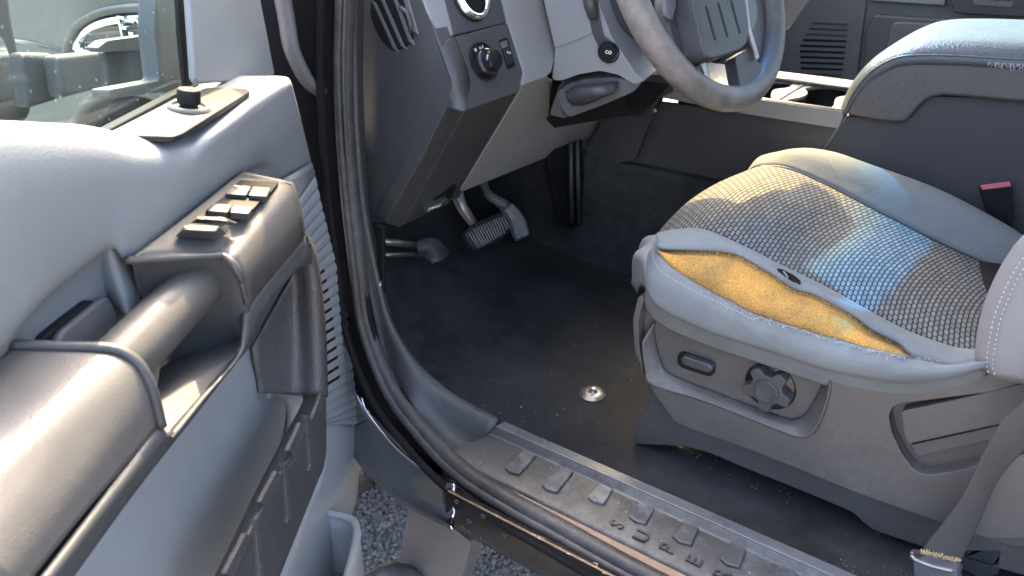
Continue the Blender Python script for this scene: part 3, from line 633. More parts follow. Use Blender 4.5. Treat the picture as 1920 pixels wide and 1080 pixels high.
rocker([(356, 418), (440, 422), (446, 416), (372, 410), (368, 410), (430, 416), (420, 406), (380, 405)], 'lock_switch')
rocker([(328, 444), (412, 448), (426, 436), (344, 426), (344, 431), (404, 434), (412, 423), (352, 420)], 'lock_switch')
for c in ((352, 426), (397, 428), (376, 409), (414, 409)):
    text('switch_mark', 'o-', T(c, .0135), SV, -SU, .006, M['yellow'], sub, ext=.0002)
# mirror control plate on the belt shelf
pa, pb, pc_ = D((372, 196), -.02), D((270, 240), -.02), D((362, 158), -.06)
SHN = (pb-pa).cross(pc_-pa).normalized(); SHN = SHN if SHN.z > 0 else -SHN
def SH(p, h=.007): return hit(p, pa+SHN*h, SHN)
plate = slab('mirror_switch_plate', [SH(p) for p in ((231, 248), (240, 242), (380, 165), (390, 163), (464, 166), (469, 171), (342, 250), (325, 256), (238, 253))], SHN, .006, M['plate'], sub, r=.004, bev=.0015)
kc = SH((354, 204))
lathe('knob_base_ring', kc, SHN, [(.0, .0015), (.014, .0015), (.0155, .004), (.0185, .003), (.020, .0005)], M['dark'], sub, 36)
lathe('mirror_knob', kc, SHN, [(.0085, 0), (.0085, .005), (.0105, .006), (.011, .009), (.0105, .0105), (.011, .012), (.0105, .0135), (.0108, .017), (.0095, .019), (.005, .0193), (.0, .0187)], M['black'], sub, 32)
# corner trim of the window frame, channel, glass
slab('window_corner_trim', dlist([(352, -40), (484, -40), (490, 0), (517, 141), (510, 147), (372, 159), (366, 150), (356, 0)], -.03), DN, .008, M['grey'], sub, r=.006, bev=.004)
slab('glass_channel', dlist([(333, -40), (356, -40), (372, 158), (349, 168), (338, 60)], -.045), DN, .006, M['black'], sub, bev=.003)
slab('belt_seal', dlist([(372, 156), (348, 166), (190, 250), (-80, 395), (-80, 405), (190, 258), (350, 172), (378, 160)], -.052), DN, .012, M['black'], sub, bev=.002)
slab('window_glass', dlist([(346, -60), (352, 170), (190, 258), (-120, 425), (-400, 300), (-400, -60)], -.066), DN, .004, M['glass'], sub, bev=0)
# towing mirror outside the glass: base, double arm, housing, glass
mo = -.14
slab('mirror_base', dlist([(293, -40), (326, -40), (345, 150), (330, 170), (210, 185), (204, 168), (300, 150), (290, 60)], -.10), DN, .02, M['mid'], sub, r=.006, bev=.004)
slab('mirror_base_cap', dlist([(183, 90), (200, 76), (290, 64), (300, 50), (312, 90), (300, 92), (190, 98)], -.15), DN, .014, M['mid'], sub, r=.006, bev=.005)
slab('mirror_arm', dlist([(196, 95), (287, 88), (302, 160), (205, 168)], -.16), DN, .012, M['dark'], sub, r=.008, bev=.006)
slab('mirror_arm', dlist([(108, 105), (192, 96), (206, 162), (120, 185)], -.18), DN, .02, M['dark'], sub, r=.008, bev=.008)
slab('mirror_arm_joint', dlist([(42, 98), (108, 100), (122, 184), (55, 205)], -.20), DN, .02, M['dark'], sub, r=.01, bev=.01)
mh = slab('mirror_housing', dlist([(-200, -120), (14, -120), (30, 40), (52, 140), (68, 205), (60, 228), (30, 232), (-200, 240)], -.235), DN, .09, M['dark'], sub, r=.02, bev=.02)
slab('mirror_glass', dlist([(-190, 20), (-40, 40), (4, 62), (22, 110), (36, 165), (42, 205), (34, 218), (-190, 225)], -.232), DN, .006, M['chrome'], sub, r=.015, bev=.002)

# ------------------------------------------------------------------ dashboard
o1 = Y((848, 150), .78); e1 = Y((795, 0), .78)-o1; n1 = V((-e1.z, 0, e1.x)).normalized(); n1 = n1 if n1.x < 0 else -n1
o2 = Y((835, 205), .78); e2 = Y((720, 420), .78)-o2; n2 = V((-e2.z, 0, e2.x)).normalized(); n2 = n2 if n2.x < 0 else -n2
def P1(p, h=0.0): return hit(p, o1+n1*h, n1)
def P2(p, h=0.0): return hit(p, o2+n2*h, n2)
def f1(name, pts, m, par, h=0.0, d=.02, r=.0, bev=.003): return slab(name, [P1(p, h) for p in pts], n1, d, m, par, r, bev)
def f2(name, pts, m, par, h=0.0, d=.02, r=.0, bev=.003): return slab(name, [P2(p, h) for p in pts], n2, d, m, par, r, bev)
da = box('dashboard', (.96, -.80, .30), (1.5, .775, .72), M['dash'], TR, .03)
box('dash_top', (.80, -.80, .70), (1.55, .775, .74), M['dash'], da, .02)
DSN = V((0, 1, 0))
ec = slab('dash_end_cap', [Y(p, .78) for p in ((676, -40), (778, -40), (794, 0), (823, 78), (847, 152), (848, 162), (838, 202), (800, 278), (760, 352), (724, 418), (690, 416), (684, 360), (676, 200))], DSN, .03, M['dash'], da, r=.004, bev=.003)
# side air vent with slanted blades
vo = [(693, 30), (699, -30), (758, -30), (770, 20), (778, 60), (772, 80), (754, 93), (735, 96), (722, 85), (708, 65)]
av = slab('air_vent', [Y(p, .7815) for p in vo], DSN, .004, M['black'], TR, r=.01, bev=.001)
for a, b in (((700, 2), (742, 95)), ((704, -30), (756, 90)), ((730, -30), (771, 82)), ((752, -30), (778, 62))):
    pa, pb = Y(a, .782), Y(b, .782); w = V((.0055, 0, .002))
    slab('vent_blade', [pa-w, pa+w, pb+w, pb-w], (0.25, 1, 0), .006, M['mid'], av, bev=.0015)
tube('vent_wheel', [Y((752, 14), .782), Y((764, 24), .784), Y((770, 45), .784), Y((771, 60), .782)], .004, M['dark'], av, seg=8)
# fascia
f1('corner_bezel', [(795, 0), (785, -30), (825, -30), (834, -4), (852, 67), (823, 79)], M['greydash'], da, .0, .03)
ub = f1('instrument_bezel', [(825, -32), (928, -45), (953, 43), (852, 67)], M['dash'], TR, -.001, .03)
rc = P1((880, -4), .0)
lathe('vent_ring_seat', rc, n1, [(0, .001), (.030, .001), (.034, .004), (.036, .0)], M['black'], ub, 40)
bm = bmesh.new()
for k in range(48): pass
lathe_bm(bm, rc, n1, [(.026, .006), (.0275, .012), (.032, .012), (.034, .004)], 40); bm_obj('chrome_vent_ring', bm, M['chrome'], ub)
tube('open_vent_blade', [P1((862, -8), .006), P1((900, -14), .006)], .006, M['metal'], ub)
loft('side_bezel', [[Y(p, .7802) for p in ((823, 79), (836, 118), (848, 153), (845, 175), (838, 203))], [P1(p, .0005) for p in ((853, 68), (868, 105), (879, 135), (881, 167), (869, 209))]], M['dash'], da, n=30, sharp=True, thick=.004)
sp = f1('headlight_switch_panel', [(855, 68), (953, 43.5), (976, 120), (980, 135), (970, 173), (870, 208), (882, 165), (879, 130)], M['dash'], TR, .0005, .02, r=.004)
hc = P1((906, 116), .001)
lathe('headlight_switch', hc, n1, [(0, .003), (.024, .003), (.026, .0045), (.0285, .004), (.029, .0)], M['blackgloss'], sp, 48)
lathe('headlight_knob', P1((908, 119), .004), n1+V((0, .1, 0)), [(.0205, 0), (.0205, .009), (.019, .012), (.016, .013), (.0155, .022), (.0135, .0255), (.0, .026)], M['blackgloss'], sp, 40)
kc = P1((908, 119), .022); kd = (P1((912, 97), .022)-kc).normalized()
tube('knob_pointer', [kc+kd*.004+n1*.0045, kc+kd*.0125+n1*.0045], .0014, M['metal'], sp, seg=6)
text('headlight_symbols', 'o  =d', P1((898, 91), .0055), (0, -1, 0), n1.cross(V((0, -1, 0))), .010, M['white'], sp, ext=.0001)
dm = f1('dimmer_surround', [(935, 75), (951, 69), (968, 124), (951, 131)], M['black'], sp, .0012, .004, r=.004, bev=.001)
f1('dimmer_wheel', [(940, 79), (950, 75), (953, 87), (943, 91)], M['mid'], sp, .004, .004, r=.001, bev=.001)
f1('dimmer_switch', [(944, 93), (955, 89), (964, 118), (953, 122)], M['blackgloss'], sp, .0035, .004, r=.002, bev=.001)
text('dimmer_symbol', '*=', P1((955, 100), .0038), (0, -1, 0), n1.cross(V((0, -1, 0))), .010, M['white'], sp, ext=.0001)
f1('column_bezel', [(954, 43), (938, -25), (1008, -45), (1017, 0), (1041, 92), (1041, 105), (1033, 136), (1022, 145), (979, 160), (983, 135)], M['greydash'], da, .004, .03, r=.006, bev=.005)
# lower half: knee bolster
f2('bolster_edge', [(838, 203), (869, 209), (855, 235), (820, 300), (755, 422), (750, 426), (719, 417)], M['dash'], da, .0, .02, r=.002, bev=.003)
bd = f2('lower_dash_panel', [(870, 209), (971, 173), (975, 178), (910, 284), (860, 372), (846, 376), (803, 400), (752, 425), (757, 420)], M['dark'], da, .0008, .03, bev=.003)
f2('brake_release_recess', [(814, 372), (852, 345), (857, 350), (846, 372), (806, 388)], M['black'], da, .0014, .006, r=.004, bev=.001)
br_ = f2('brake_release_handle', [(795, 393), (840, 374), (843, 382), (797, 401)], M['dark'], TR, .010, .012, bev=.002)
bp = P2((815, 389), .0105); text('brake_release_text', 'BRAKE', bp, P2((840, 380), .0105)-bp, P2((811, 375), .0105)-bp, .0125, M['white'], br_, ext=.0002)
kb = f2('knee_bolster', [(974, 173), (979, 161), (1029, 144), (1027, 200), (1029, 222), (1040, 234), (1054, 233), (1154, 192), (1160, 196), (1108, 262), (866, 360), (864, 356)], M['greydash'], da, .003, .03, r=.006, bev=.005)
# inside of the opening under the column
slab('column_opening', [Y(p, .42) for p in ((1020, 140), (1160, 130), (1180, 215), (1040, 240), (1015, 215))], (-.5, .8, 0), .01, M['black'], da, bev=0)
loft('column_sleeve_lip', [[P2(p, .004) for p in ((1029, 146), (1027, 200), (1030, 222), (1041, 233), (1056, 231), (1150, 193))], [P2(p, -.03) for p in ((1037, 150), (1036, 200), (1040, 216), (1048, 222), (1062, 218), (1150, 180))]], M['greydash'], da, n=40, sharp=True, thick=.002)
# steering column shroud
yc = .535
cs = slab('column_shroud', [Y(p, yc) for p in ((1006, -60), (1100, -60), (1120, 0), (1147, 70), (1196, 143), (1212, 150), (1190, 160), (1160, 141), (1125, 133), (1085, 140), (1052, 152), (1034, 150), (1041, 92))], (-.1, 1, -.1), .15, M['greydash'], TR, r=.008, bev=.012, seg=4)
slab('shroud_upper_half', [Y(p, yc+.002) for p in ((1004, -60), (1098, -60), (1106, 30), (1110, 64), (1040, 91), (1026, 30))], (-.1, 1, -.1), .05, M['greydash'], cs, r=.004, bev=.004)
ts = slab('switch_strip', [Y(p, yc+.0035) for p in ((1088, -20), (1116, -20), (1122, 28), (1130, 66), (1158, 92), (1160, 104), (1148, 117), (1134, 112), (1110, 64), (1104, 30))], (-.1, 1, -.1), .01, M['dark'], cs, r=.004, bev=.002)
lathe('pedal_switch', Y((1141, 98), yc+.004), (-.25, 1, -.2), [(0, .0045), (.013, .004), (.0145, .002), (.0165, .003), (.0175, 0)], M['black'], cs, 32)
text('pedal_symbol', 'co', Y((1141, 97), yc+.0092), (-.9, -.25, -.1), (.1, 0, 1), .011, M['white'], cs, ext=.0001)
tube('turn_stalk', cat([Y((1102, -30), yc+.01), Y((1108, 10), yc+.012), Y((1112, 30), yc+.004)], 10), [.012]*4+[.011]*3+[.009]*3, M['dark'], cs, seg=14)
slab('lower_shroud', [Y(p, .52) for p in ((1040, 176), (1062, 158), (1100, 148), (1150, 146), (1206, 150), (1190, 172), (1130, 198), (1070, 220), (1060, 215))], (-.2, 1, -.3), .12, M['mid'], da, r=.01, bev=.012, seg=4)
loft('tilt_lever', [[Y((1062, 178), .53), Y((1090, 166), .53), Y((1135, 162), .53), Y((1160, 158), .52)], [Y((1066, 184), .545), Y((1092, 176), .55), Y((1128, 172), .55), Y((1150, 168), .53)], [Y((1075, 192), .535), Y((1096, 192), .54), Y((1112, 184), .54), Y((1140, 172), .525)]], M['dark'], da, n=16, k=4, thick=.006)
slab('column_bracket', [Y(p, .50) for p in ((1030, 215), (1048, 160), (1056, 152), (1052, 210), (1060, 222))], (0, 1, 0), .02, M['mid'], da, r=.004, bev=.004)
# centre stack side and dark lower parts
slab('centre_stack_side', [Y(p, .15) for p in ((1150, 190), (1188, 140), (1262, 140), (1262, 172), (1236, 184), (1190, 302), (1090, 312), (1108, 262))], (-.2, 1, 0), .05, M['dark'], da, r=.004, bev=.006)
slab('centre_stack_gloss', [Y(p, .153) for p in ((1176, 150), (1256, 158), (1208, 212), (1203, 216), (1152, 219))], (-.2, 1, 0), .006, M['blackgloss'], da, r=.003, bev=.002)
lathe('stack_bolt', Y((1227, 208), .155), (-.2, 1, 0), [(0, .004), (.004, .003), (.006, 0)], M['metal'], da, 16)
tg = slab('tunnel_guard', [X(p, .885) for p in ((1028, 300), (1040, 278), (1092, 262), (1096, 330), (1088, 424), (1070, 430), (1052, 420), (1040, 360))], (-1, .3, .1), .02, M['black'], da, r=.004, bev=.004)
for a, b in (((1070, 268), (1072, 418)), ((1082, 264), (1086, 420))):
    tube('guard_rib', [X(a, .878), X(b, .876)], .005, M['dark'], tg, seg=10)
slab('tunnel_carpet', [(.62, .155, -.01), (1.15, .155, -.01), (1.2, .155, .26), (.2, .155, .26), (.2, .155, -.01)], (0, 1, 0), .05, M['carpet'], TR, bev=.01)

# pedals
PN = V((-.82, 0, .57)).normalized()
def PP(p, h=0.0, x=1.0): return hit(p, V((x, .36, .113))+PN*h, PN)
bpd = slab('brake_pedal', [PP(p) for p in ((872, 436), (878, 428), (905, 411), (938, 398), (950, 405), (959, 420), (957, 434), (938, 453), (897, 468), (884, 460))], PN, .016, M['rubber'], TR, r=.004, bev=.004)
for i in range(15):
    u = i/14; a = (878+u*66, 434-u*31+(2 if i < 2 else 0)); b = (897+u*58, 464-u*24-8*u*u)
    if i > 12: b = (b[0], b[1]-4); a = (a[0], a[1]+2)
    tube('pedal_rib', [PP(a, .001), PP(b, .001)], .0016, M['ribs'], bpd, seg=6)
tube('pedal_arm', cat([X((855, 340), 1.08), X((868, 385), 1.05), X((892, 425), 1.03)], 10), .010, M['metal'], bpd, seg=8, flat=.5)
tube('pedal_arm', cat([X((846, 360), 1.08), X((862, 395), 1.05), X((884, 424), 1.03)], 10), .004, M['bronze'], bpd, seg=8)
gpd = slab('accelerator_pedal', [PP(p, .0, .99) for p in ((941, 388), (960, 379), (975, 392), (989, 415), (994, 437), (990, 443), (973, 450), (966, 440), (958, 412))], PN, .012, M['mid'], TR, r=.004, bev=.003)
for i in range(9):
    u = i/8; a = (945+u*15, 390-u*7); b = (969+u*21, 447-u*6)
    tube('pedal_rib', cat([PP(a, .001, .99), PP(((a[0]+b[0])/2+5, (a[1]+b[1])/2-3), .001, .99), PP(b, .001, .99)], 8), .0013, M['ribs'], gpd, seg=5)
tube('pedal_arm', cat([X((905, 340), 1.06), X((914, 362), 1.04), X((928, 374), 1.02), X((950, 386), 1.0)], 14), [.009]*5+[.011]*5+[.012]*4, M['mid'], gpd, seg=10)
pbd = loft('parking_brake_pedal', [[X((776, 456), 1.06), X((800, 446), 1.05), X((822, 452), 1.04), X((843, 476), 1.03)], [X((782, 470), 1.05), X((800, 464), 1.04), X((815, 472), 1.03), X((830, 487), 1.02)], [X((780, 480), 1.06), X((794, 480), 1.05), X((803, 488), 1.04), X((810, 495), 1.03)]], M['dark'], TR, n=16, k=4, thick=.006)
tube('pedal_arm', [X((716, 451), 1.06), X((780, 460), 1.06)], .010, M['metal'], pbd, seg=8, flat=.8)
tube('pedal_arm', [X((716, 478), 1.06), X((784, 476), 1.06)], .005, M['metal'], pbd, seg=8)
tube('loose_wire', cat([X((968, 340), 1.15), X((985, 356), 1.15), X((990, 364), 1.15)], 8), .002, M['metal'], TR, seg=6)

# steering wheel
WC = V((.523, .45, .686)); tau, yw = .479, .094
WN = V((-math.cos(tau)*math.cos(yw), math.sin(yw), math.sin(tau))).normalized(); WU = V((0, 0, 1)); WU = (WU-WN*WU.dot(WN)).normalized(); WR = WU.cross(WN)
def wp(a, r, h=0): return WC + (WR*math.cos(a)+WU*math.sin(a))*r + WN*h
def Wp(p, h=0.0): return hit(p, WC+WN*h, WN)
bm = bmesh.new(); seg, ns = 96, 18; rg = []
for i in range(seg):
    a = 2*math.pi*i/seg; d = WR*math.cos(a)+WU*math.sin(a)
    rg.append([bm.verts.new(WC+d*(.195+math.cos(2*math.pi*k/ns)*.0195)+WN*math.sin(2*math.pi*k/ns)*.0205) for k in range(ns)])
for i in range(seg):
    A, B_ = rg[i], rg[(i+1) % seg]
    for k in range(ns): bm.faces.new((A[k], B_[k], B_[(k+1) % ns], A[(k+1) % ns]))
bmesh.ops.recalc_face_normals(bm, faces=bm.faces[:])
sw = bm_obj('steering_wheel', bm, M['wheel'], TR)
hb = slab('airbag_cover', [Wp(p, .035) for p in ((1296, -60), (1392, -60), (1398, 0), (1406, 62), (1400, 84), (1386, 94), (1342, 109), (1328, 108), (1320, 96), (1303, 20))], WN, .05, M['hub'], sw, r=.01, bev=.010, seg=4)
for a, b in (((1324, 10), (1342, 76)), ((1347, 4), (1365, 70)), ((1371, 0), (1388, 63))):
    pa, pb = Wp(a, .0355), Wp(b, .0355); w = (WR-(pb-pa).normalized()*WR.dot((pb-pa).normalized())).normalized()*.0032
    slab('cover_slot', [pa-w, pa+w, pb+w, pb-w], WN, .004, M['black'], sw, r=.003, bev=.0008)
slab('wheel_spoke', [Wp(p, .0) for p in ((1245, -60), (1290, -60), (1300, 0), (1335, 150), (1330, 165), (1300, 142), (1262, 80), (1246, 10))], WN, .02, M['dark'], sw, r=.008, bev=.006)
slab('wheel_spoke', [Wp(p, .0) for p in ((1398, -60), (1440, -60), (1440, 90), (1430, 130), (1422, 118), (1404, 40))], WN, .02, M['dark'], sw, r=.008, bev=.006)
slab('lower_spoke', [Wp(p, .012) for p in ((1378, 106), (1404, 90), (1420, 116), (1430, 120), (1424, 165), (1392, 176), (1386, 150))], WN, .02, M['hub'], sw, r=.006, bev=.006)
slab('spoke_trim', [Wp(p, .012) for p in ((1287, -40), (1293, -40), (1306, 30), (1332, 150), (1327, 152), (1316, 120))], WN, .006, M['metal'], sw, bev=.002)
slab('spoke_trim', [Wp(p, .020) for p in ((1396, -20), (1400, -20), (1408, 50), (1425, 108), (1420, 112), (1404, 60))], WN, .006, M['metal'], sw, bev=.002)
sb = slab('wheel_button_pad', [Wp(p, .012) for p in ((1400, -20), (1414, -6), (1421, 14), (1421, 34), (1414, 54), (1408, 58), (1402, 20))], WN, .008, M['mid'], sw, r=.006, bev=.003)
slab('wheel_button_pad', [Wp(p, .010) for p in ((1246, -40), (1262, -40), (1270, 10), (1262, 38), (1250, 30))], WN, .008, M['mid'], sw, r=.006, bev=.003)
lathe('column_collar', WC-WN*.015, -WN, [(.05, -.01), (.075, .0), (.078, .03), (.06, .13), (.05, .2)], M['dark'], sw, 40)

# passenger door far inside
yp = -.80
pd = slab('passenger_door', [(1.0, yp, 0), (1.0, yp, .62), (-.5, yp, .60), (-.5, yp, 0)], (0, 1, 0), .05, M['pax'], TR, bev=.004)
tag(pd, 'closed passenger door with dark trim')
pdp = slab('door_front_panel', [Y(p, yp+.012) for p in ((1440, 160), (1470, 60), (1530, -30), (1628, -30), (1624, 0), (1606, 150), (1600, 230), (1430, 230))], (0, 1, 0), .02, M['pax'], pd, bev=.004)
for i in range(11):
    y0 = 13+i*10.6
    slab('speaker_slot', [Y((1500+max(0, 4-i)*5+abs(i-5)*.6, y0+28), yp+.0135), Y((1590-i*1.2, y0+31), yp+.0135), Y((1590-i*1.2, y0+35), yp+.0135), Y((1499+max(0, 4-i)*5+abs(i-5)*.6, y0+32.5), yp+.0135)], (0, 1, 0), .004, M['black'] if 2 < i < 9 else M['dark'], pd, bev=.0005)
slab('door_trim_band', [Y(p, yp+.02) for p in ((1640, 28), (1920, 44), (2100, 54), (2100, 400), (1600, 400), (1612, 200), (1622, 60))], (0, 1, 0), .03, M['mid'], pd, r=.01, bev=.006)
slab('door_insert', [Y(p, yp+.028) for p in ((1672, 44), (1690, 41), (1940, 58), (2100, 66), (2100, 300), (1650, 300), (1660, 90))], (0, 1, 0), .03, M['pax'], pd, r=.01, bev=.005)
slab('door_upper_pad', [Y(p, yp+.02) for p in ((1632, -60), (1780, -60), (1772, 11), (1632, 2))], (0, 1, 0), .03, M['grey'], pd, r=.006, bev=.005)
slab('armrest_pull', [Y(p, yp+.06) for p in ((1778, -40), (2000, -40), (2000, 25), (1908, 32), (1786, 24))], (0, 1, 0), .06, M['dark'], pd, r=.01, bev=.006)
slab('pull_switch', [Y(p, yp+.065) for p in ((1824, 0), (1900, 3), (1896, 14), (1826, 10))], (0, 1, 0), .01, M['mid'], pd, r=.003, bev=.002)
slab('dash_lower_cover', [Y(p, -.2) for p in ((1462, -60), (1560, -60), (1480, 55), (1464, 62))], (-.4, .6, 0), .02, M['mid'], da, bev=.004)

# ------------------------------------------------------------------ centre console and folded centre seat
CC = thing('centre_console', 'low silver topped floor console with two cup holders behind the steering wheel', 'console', (.6, 0, 0))
ys = .14
slab('console_body', [Y(p, ys-.012)-V((0, 0, .0)) for p in ((1080, 318), (1100, 300), (1150, 240), (1232, 190), (1400, 210), (1572, 238), (1560, 270), (1700, 300), (1700, 420), (1340, 400))], (0, 1, 0), .012, M['dark'], CC, bev=.004)
slab('console_far_side', [V((.30, -.245, .10)), V((.85, -.245, .10)), V((.85, -.245, .41)), V((.30, -.245, .41))], (0, -1, 0), .012, M['dark'], CC, bev=.003)
slab('console_ledge', [Y(p, ys+.006) for p in ((1086, 306), (1180, 314), (1336, 350), (1700, 420), (1700, 520), (1330, 460), (1085, 400))], (0, 1, 0), .02, M['carpet'], CC, bev=.006)
slab('console_rail', [Y(p, ys) for p in ((1236, 182), (1252, 166), (1424, 187), (1584, 210), (1572, 241), (1400, 214))], (0, 1, .15), .03, M['silver'], CC, r=.003, bev=.006)
tz = .415
tray = slab('cup_tray', [(.36, .125, tz), (.80, .125, tz), (.80, -.24, tz), (.36, -.24, tz)], (0, 0, 1), .006, M['silver'], CC, bev=0)
def bed(p): return Z(p, tz+.002)
def hole(pts):
    P = cat([bed(p) for p in pts]+[bed(pts[0])], 36)[:-1]
    cut = slab('cutter', [p+V((0, 0, .02)) for p in P], (0, 0, 1), .05, M['black'], None, bev=0)
    md = tray.modifiers.new('hole', 'BOOLEAN'); md.object = cut; md.operation = 'DIFFERENCE'; md.solver = 'EXACT'
    me = bpy.data.meshes.new_from_object(tray.evaluated_get(bpy.context.evaluated_depsgraph_get())); tray.modifiers.clear(); tray.data = me
    bpy.data.objects.remove(cut)
    c = sum(P, V((0, 0, 0)))/len(P); bm = bmesh.new()
    rows = [[bm.verts.new(c+(p-c)*k+V((0, 0, z))) for p in P] for k, z in ((1.01, -.0035), (1.01, -.03), (.96, -.055), (.5, -.058))]
    for A, B_ in zip(rows, rows[1:]):
        for i in range(len(P)): bm.faces.new((A[i], A[(i+1) % len(P)], B_[(i+1) % len(P)], B_[i]))
    bm.faces.new(rows[-1]); bm_obj('cup_holder', bm, M['black'], CC)
hole([(1510, 164), (1535, 160), (1565, 161), (1596, 168), (1590, 176), (1568, 182), (1562, 198), (1540, 202), (1505, 199), (1476, 191), (1480, 184), (1502, 180), (1514, 173)])
hole([(1440, 152), (1462, 150), (1484, 154), (1478, 162), (1452, 166), (1446, 176), (1446, 184), (1430, 186), (1400, 178), (1420, 160)])
slab('tray_divider', [bed(p)+V((0, 0, .001)) for p in ((1453, 189), (1508, 156), (1511, 157), (1457, 190))], (0, 0, 1), .002, M['dark'], CC, bev=0)
slab('far_rail', [Z(p, .425) for p in ((1400, 130), (1458, 136), (1614, 156), (1612, 165), (1452, 144), (1400, 138))], (0, 0, 1), .007, M['silver'], CC, bev=.006)
tube('near_rail_edge', [Y((1300, 172), ys-.006), Y((1424, 188), ys-.006), Y((1583, 211), ys-.006)], .006, M['silver'], CC, seg=12)
slab('shifter_base', [Z(p, .43) for p in ((1318, 150), (1338, 136), (1352, 142), (1380, 166), (1376, 178), (1340, 170))], (0, 0, 1), .05, M['mid'], CC, r=.006, bev=.006)

AR = thing('jump_seat', 'folded centre seat with padded grey vinyl armrest top beside the driver cushion', 'armrest seat', (.1, 0, 0))
slab('seat_side', [Y(p, .13) for p in ((1546, 280), (1587, 218), (1700, 226), (1740, 180), (1920, 186), (2200, 200), (2200, 640), (1540, 480))], (0, 1, 0), .33, M['side'], AR, r=.006, bev=.01)
lid = slab('armrest_lid', [Y(p, .145) for p in ((1586, 214), (1592, 194), (1604, 172), (1622, 148), (1640, 131), (1670, 114), (1705, 106), (1780, 106), (1920, 114), (2200, 134), (2200, 212), (1920, 193), (1768, 180), (1745, 183), (1728, 196), (1702, 225), (1690, 231), (1640, 227), (1592, 219))], (0, 1, 0), .36, M['base'], AR, bev=.008)
s0 = [Y(p, .147) for p in ((1583, 214), (1590, 194), (1602, 171), (1620, 147), (1640, 129), (1670, 112), (1705, 104), (1780, 104), (1920, 112), (2200, 132))]
up_ = [V((.020, 0, .0)), V((.019, 0, .004)), V((.017, 0, .009)), V((.014, 0, .013)), V((.010, 0, .017)), V((.006, 0, .020)), V((0, 0, .023)), V((0, 0, .024)), V((0, 0, .024)), V((0, 0, .024))]
low_ = [Y(p, .1475) for p in ((1584, 216), (1592, 200), (1606, 178), (1626, 156), (1648, 142), (1676, 128), (1708, 122), (1780, 122), (1920, 130), (2200, 150))]
loft('armrest_pad', [low_, s0, [p+u*.8+V((0, -.03, 0)) for p, u in zip(s0, up_)], [p+u+V((0, -.11, 0)) for p, u in zip(s0, up_)], [p+u+V((0, -.26, 0)) for p, u in zip(s0, up_)], [p+u*.7+V((0, -.34, 0)) for p, u in zip(s0, up_)], [p+V((0, -.37, -.01)) for p in s0]], M['leather'], AR, n=60, k=5, thick=.004)
tube('pad_seam', cat([p+V((0, .001, 0)) for p in s0], 60), .0016, M['thread'] if False else M['mid'], AR, seg=6)
def wear():
    bm = bmesh.new(); rnd = random.Random(8)
    for i in range(26):
        x = 1855+i*2.8; p = Y((x, 112+(x-1780)*.055), .150); L = rnd.uniform(.003, .012)
        pts = [p]
        for k in range(4): pts.append(pts[-1]+V((rnd.uniform(-.002, .002), .0004, -L/4)))
        tube_bm(bm, pts, .0007, 5)
    bm_obj('worn_piping', bm, M['thread'], AR)
wear()
tube('sunlit_front_strip', [Y((1546, 279), .131), Y((1566, 248), .131), Y((1586, 219), .131)], .0025, M['back'], AR, seg=8)  # pale tube stands in for the sunlit strip along the front face
BK = thing('seat_belt_buckle', 'black seat belt buckle with red release button beside the driver cushion', 'buckle', Y((1875, 420), .165))
slab('buckle_body', [Y(p, .165) for p in ((1836, 351), (1896, 345), (1903, 408), (1896, 426), (1872, 418), (1850, 402))], (-.2, 1, .1), .022, M['black'], BK, r=.003, bev=.003)
slab('buckle_button', [Y(p, .1655)+V((0, 0, 0)) for p in ((1838, 347), (1893, 340), (1896, 349), (1842, 356))], (-.2, 1, .5), .02, M['red'], BK, r=.001, bev=.002)

# ------------------------------------------------------------------ driver's seat
ST = thing('driver_seat', 'grey cloth driver seat with torn side bolster showing orange foam', 'car seat', (.2, .47, 0))
YB, Y4, Y6 = .745, .655, .285
c4 = [Y(p, Y4) for p in ((1240, 441), (1308, 430), (1398, 466), (1452, 493), (1553, 543), (1697, 621), (1818, 663), (1900, 690))]
c6 = [Y(p, Y6) for p in ((1421, 312), (1476, 316), (1561, 353), (1674, 411), (1763, 456), (1861, 501), (1960, 560))]
def lead(c, *dx): return [c[0]+V((a, 0, b)) for a, b in dx][::-1] + c
NS = 70
r4 = cat(c4, 40); r6 = cat(c6, 40)
rows = []
for k in range(9):
    t = k/8; bow = math.sin(math.pi*t)
    r = [a.lerp(b, t)+V((.020*bow, 0, .004*bow if k else 0)) for a, b in zip(r4, r6)]
    for i, p in enumerate(r):
        s = i/39; p.z -= .010*bow*math.exp(-((s-.42)/.10)**2) - .006*bow*math.exp(-((s-.2)/.15)**2)
    f = r[0]
    rows.append([f+V((.03, 0, -.10)), f+V((.028, 0, -.05)), f+V((.018, 0, -.018))] + r[::3]+[r[-1]])
cu = loft('seat_cushion', rows, M['weave'], ST, n=90, k=3, thick=.004)
tag(cu, 'dark grey woven cushion centre with oval cells')
# left bolster in two strips, torn open between them
tu = [(1228, 455), (1238, 464), (1308, 466), (1367, 470), (1398, 482), (1452, 513), (1487, 537), (1530, 550), (1600, 588), (1639, 617), (1686, 641), (1714, 665), (1780, 686), (1850, 676)]
tl = [(1228, 455), (1236, 474), (1256, 504), (1334, 553), (1372, 571), (1411, 592), (1470, 612), (1528, 630), (1599, 650), (1646, 662), (1690, 671), (1718, 674), (1780, 687), (1850, 677)]
def yl(p): return .725 if p[0] < 1240 else (.732 if p[0] < 1720 else .72)
U3 = [Y(p, .708 if 1250 < p[0] < 1700 else .722) for p in tu]; L3 = [Y(p, .742 if 1250 < p[0] < 1700 else .724) for p in tl]
mid34 = [(1232, 444), (1272, 440), (1340, 452), (1400, 474), (1452, 502), (1530, 546), (1640, 606), (1740, 650), (1850, 668)]
f4 = [c4[0]+V((.022, .01, -.03))]+[p for p in c4]
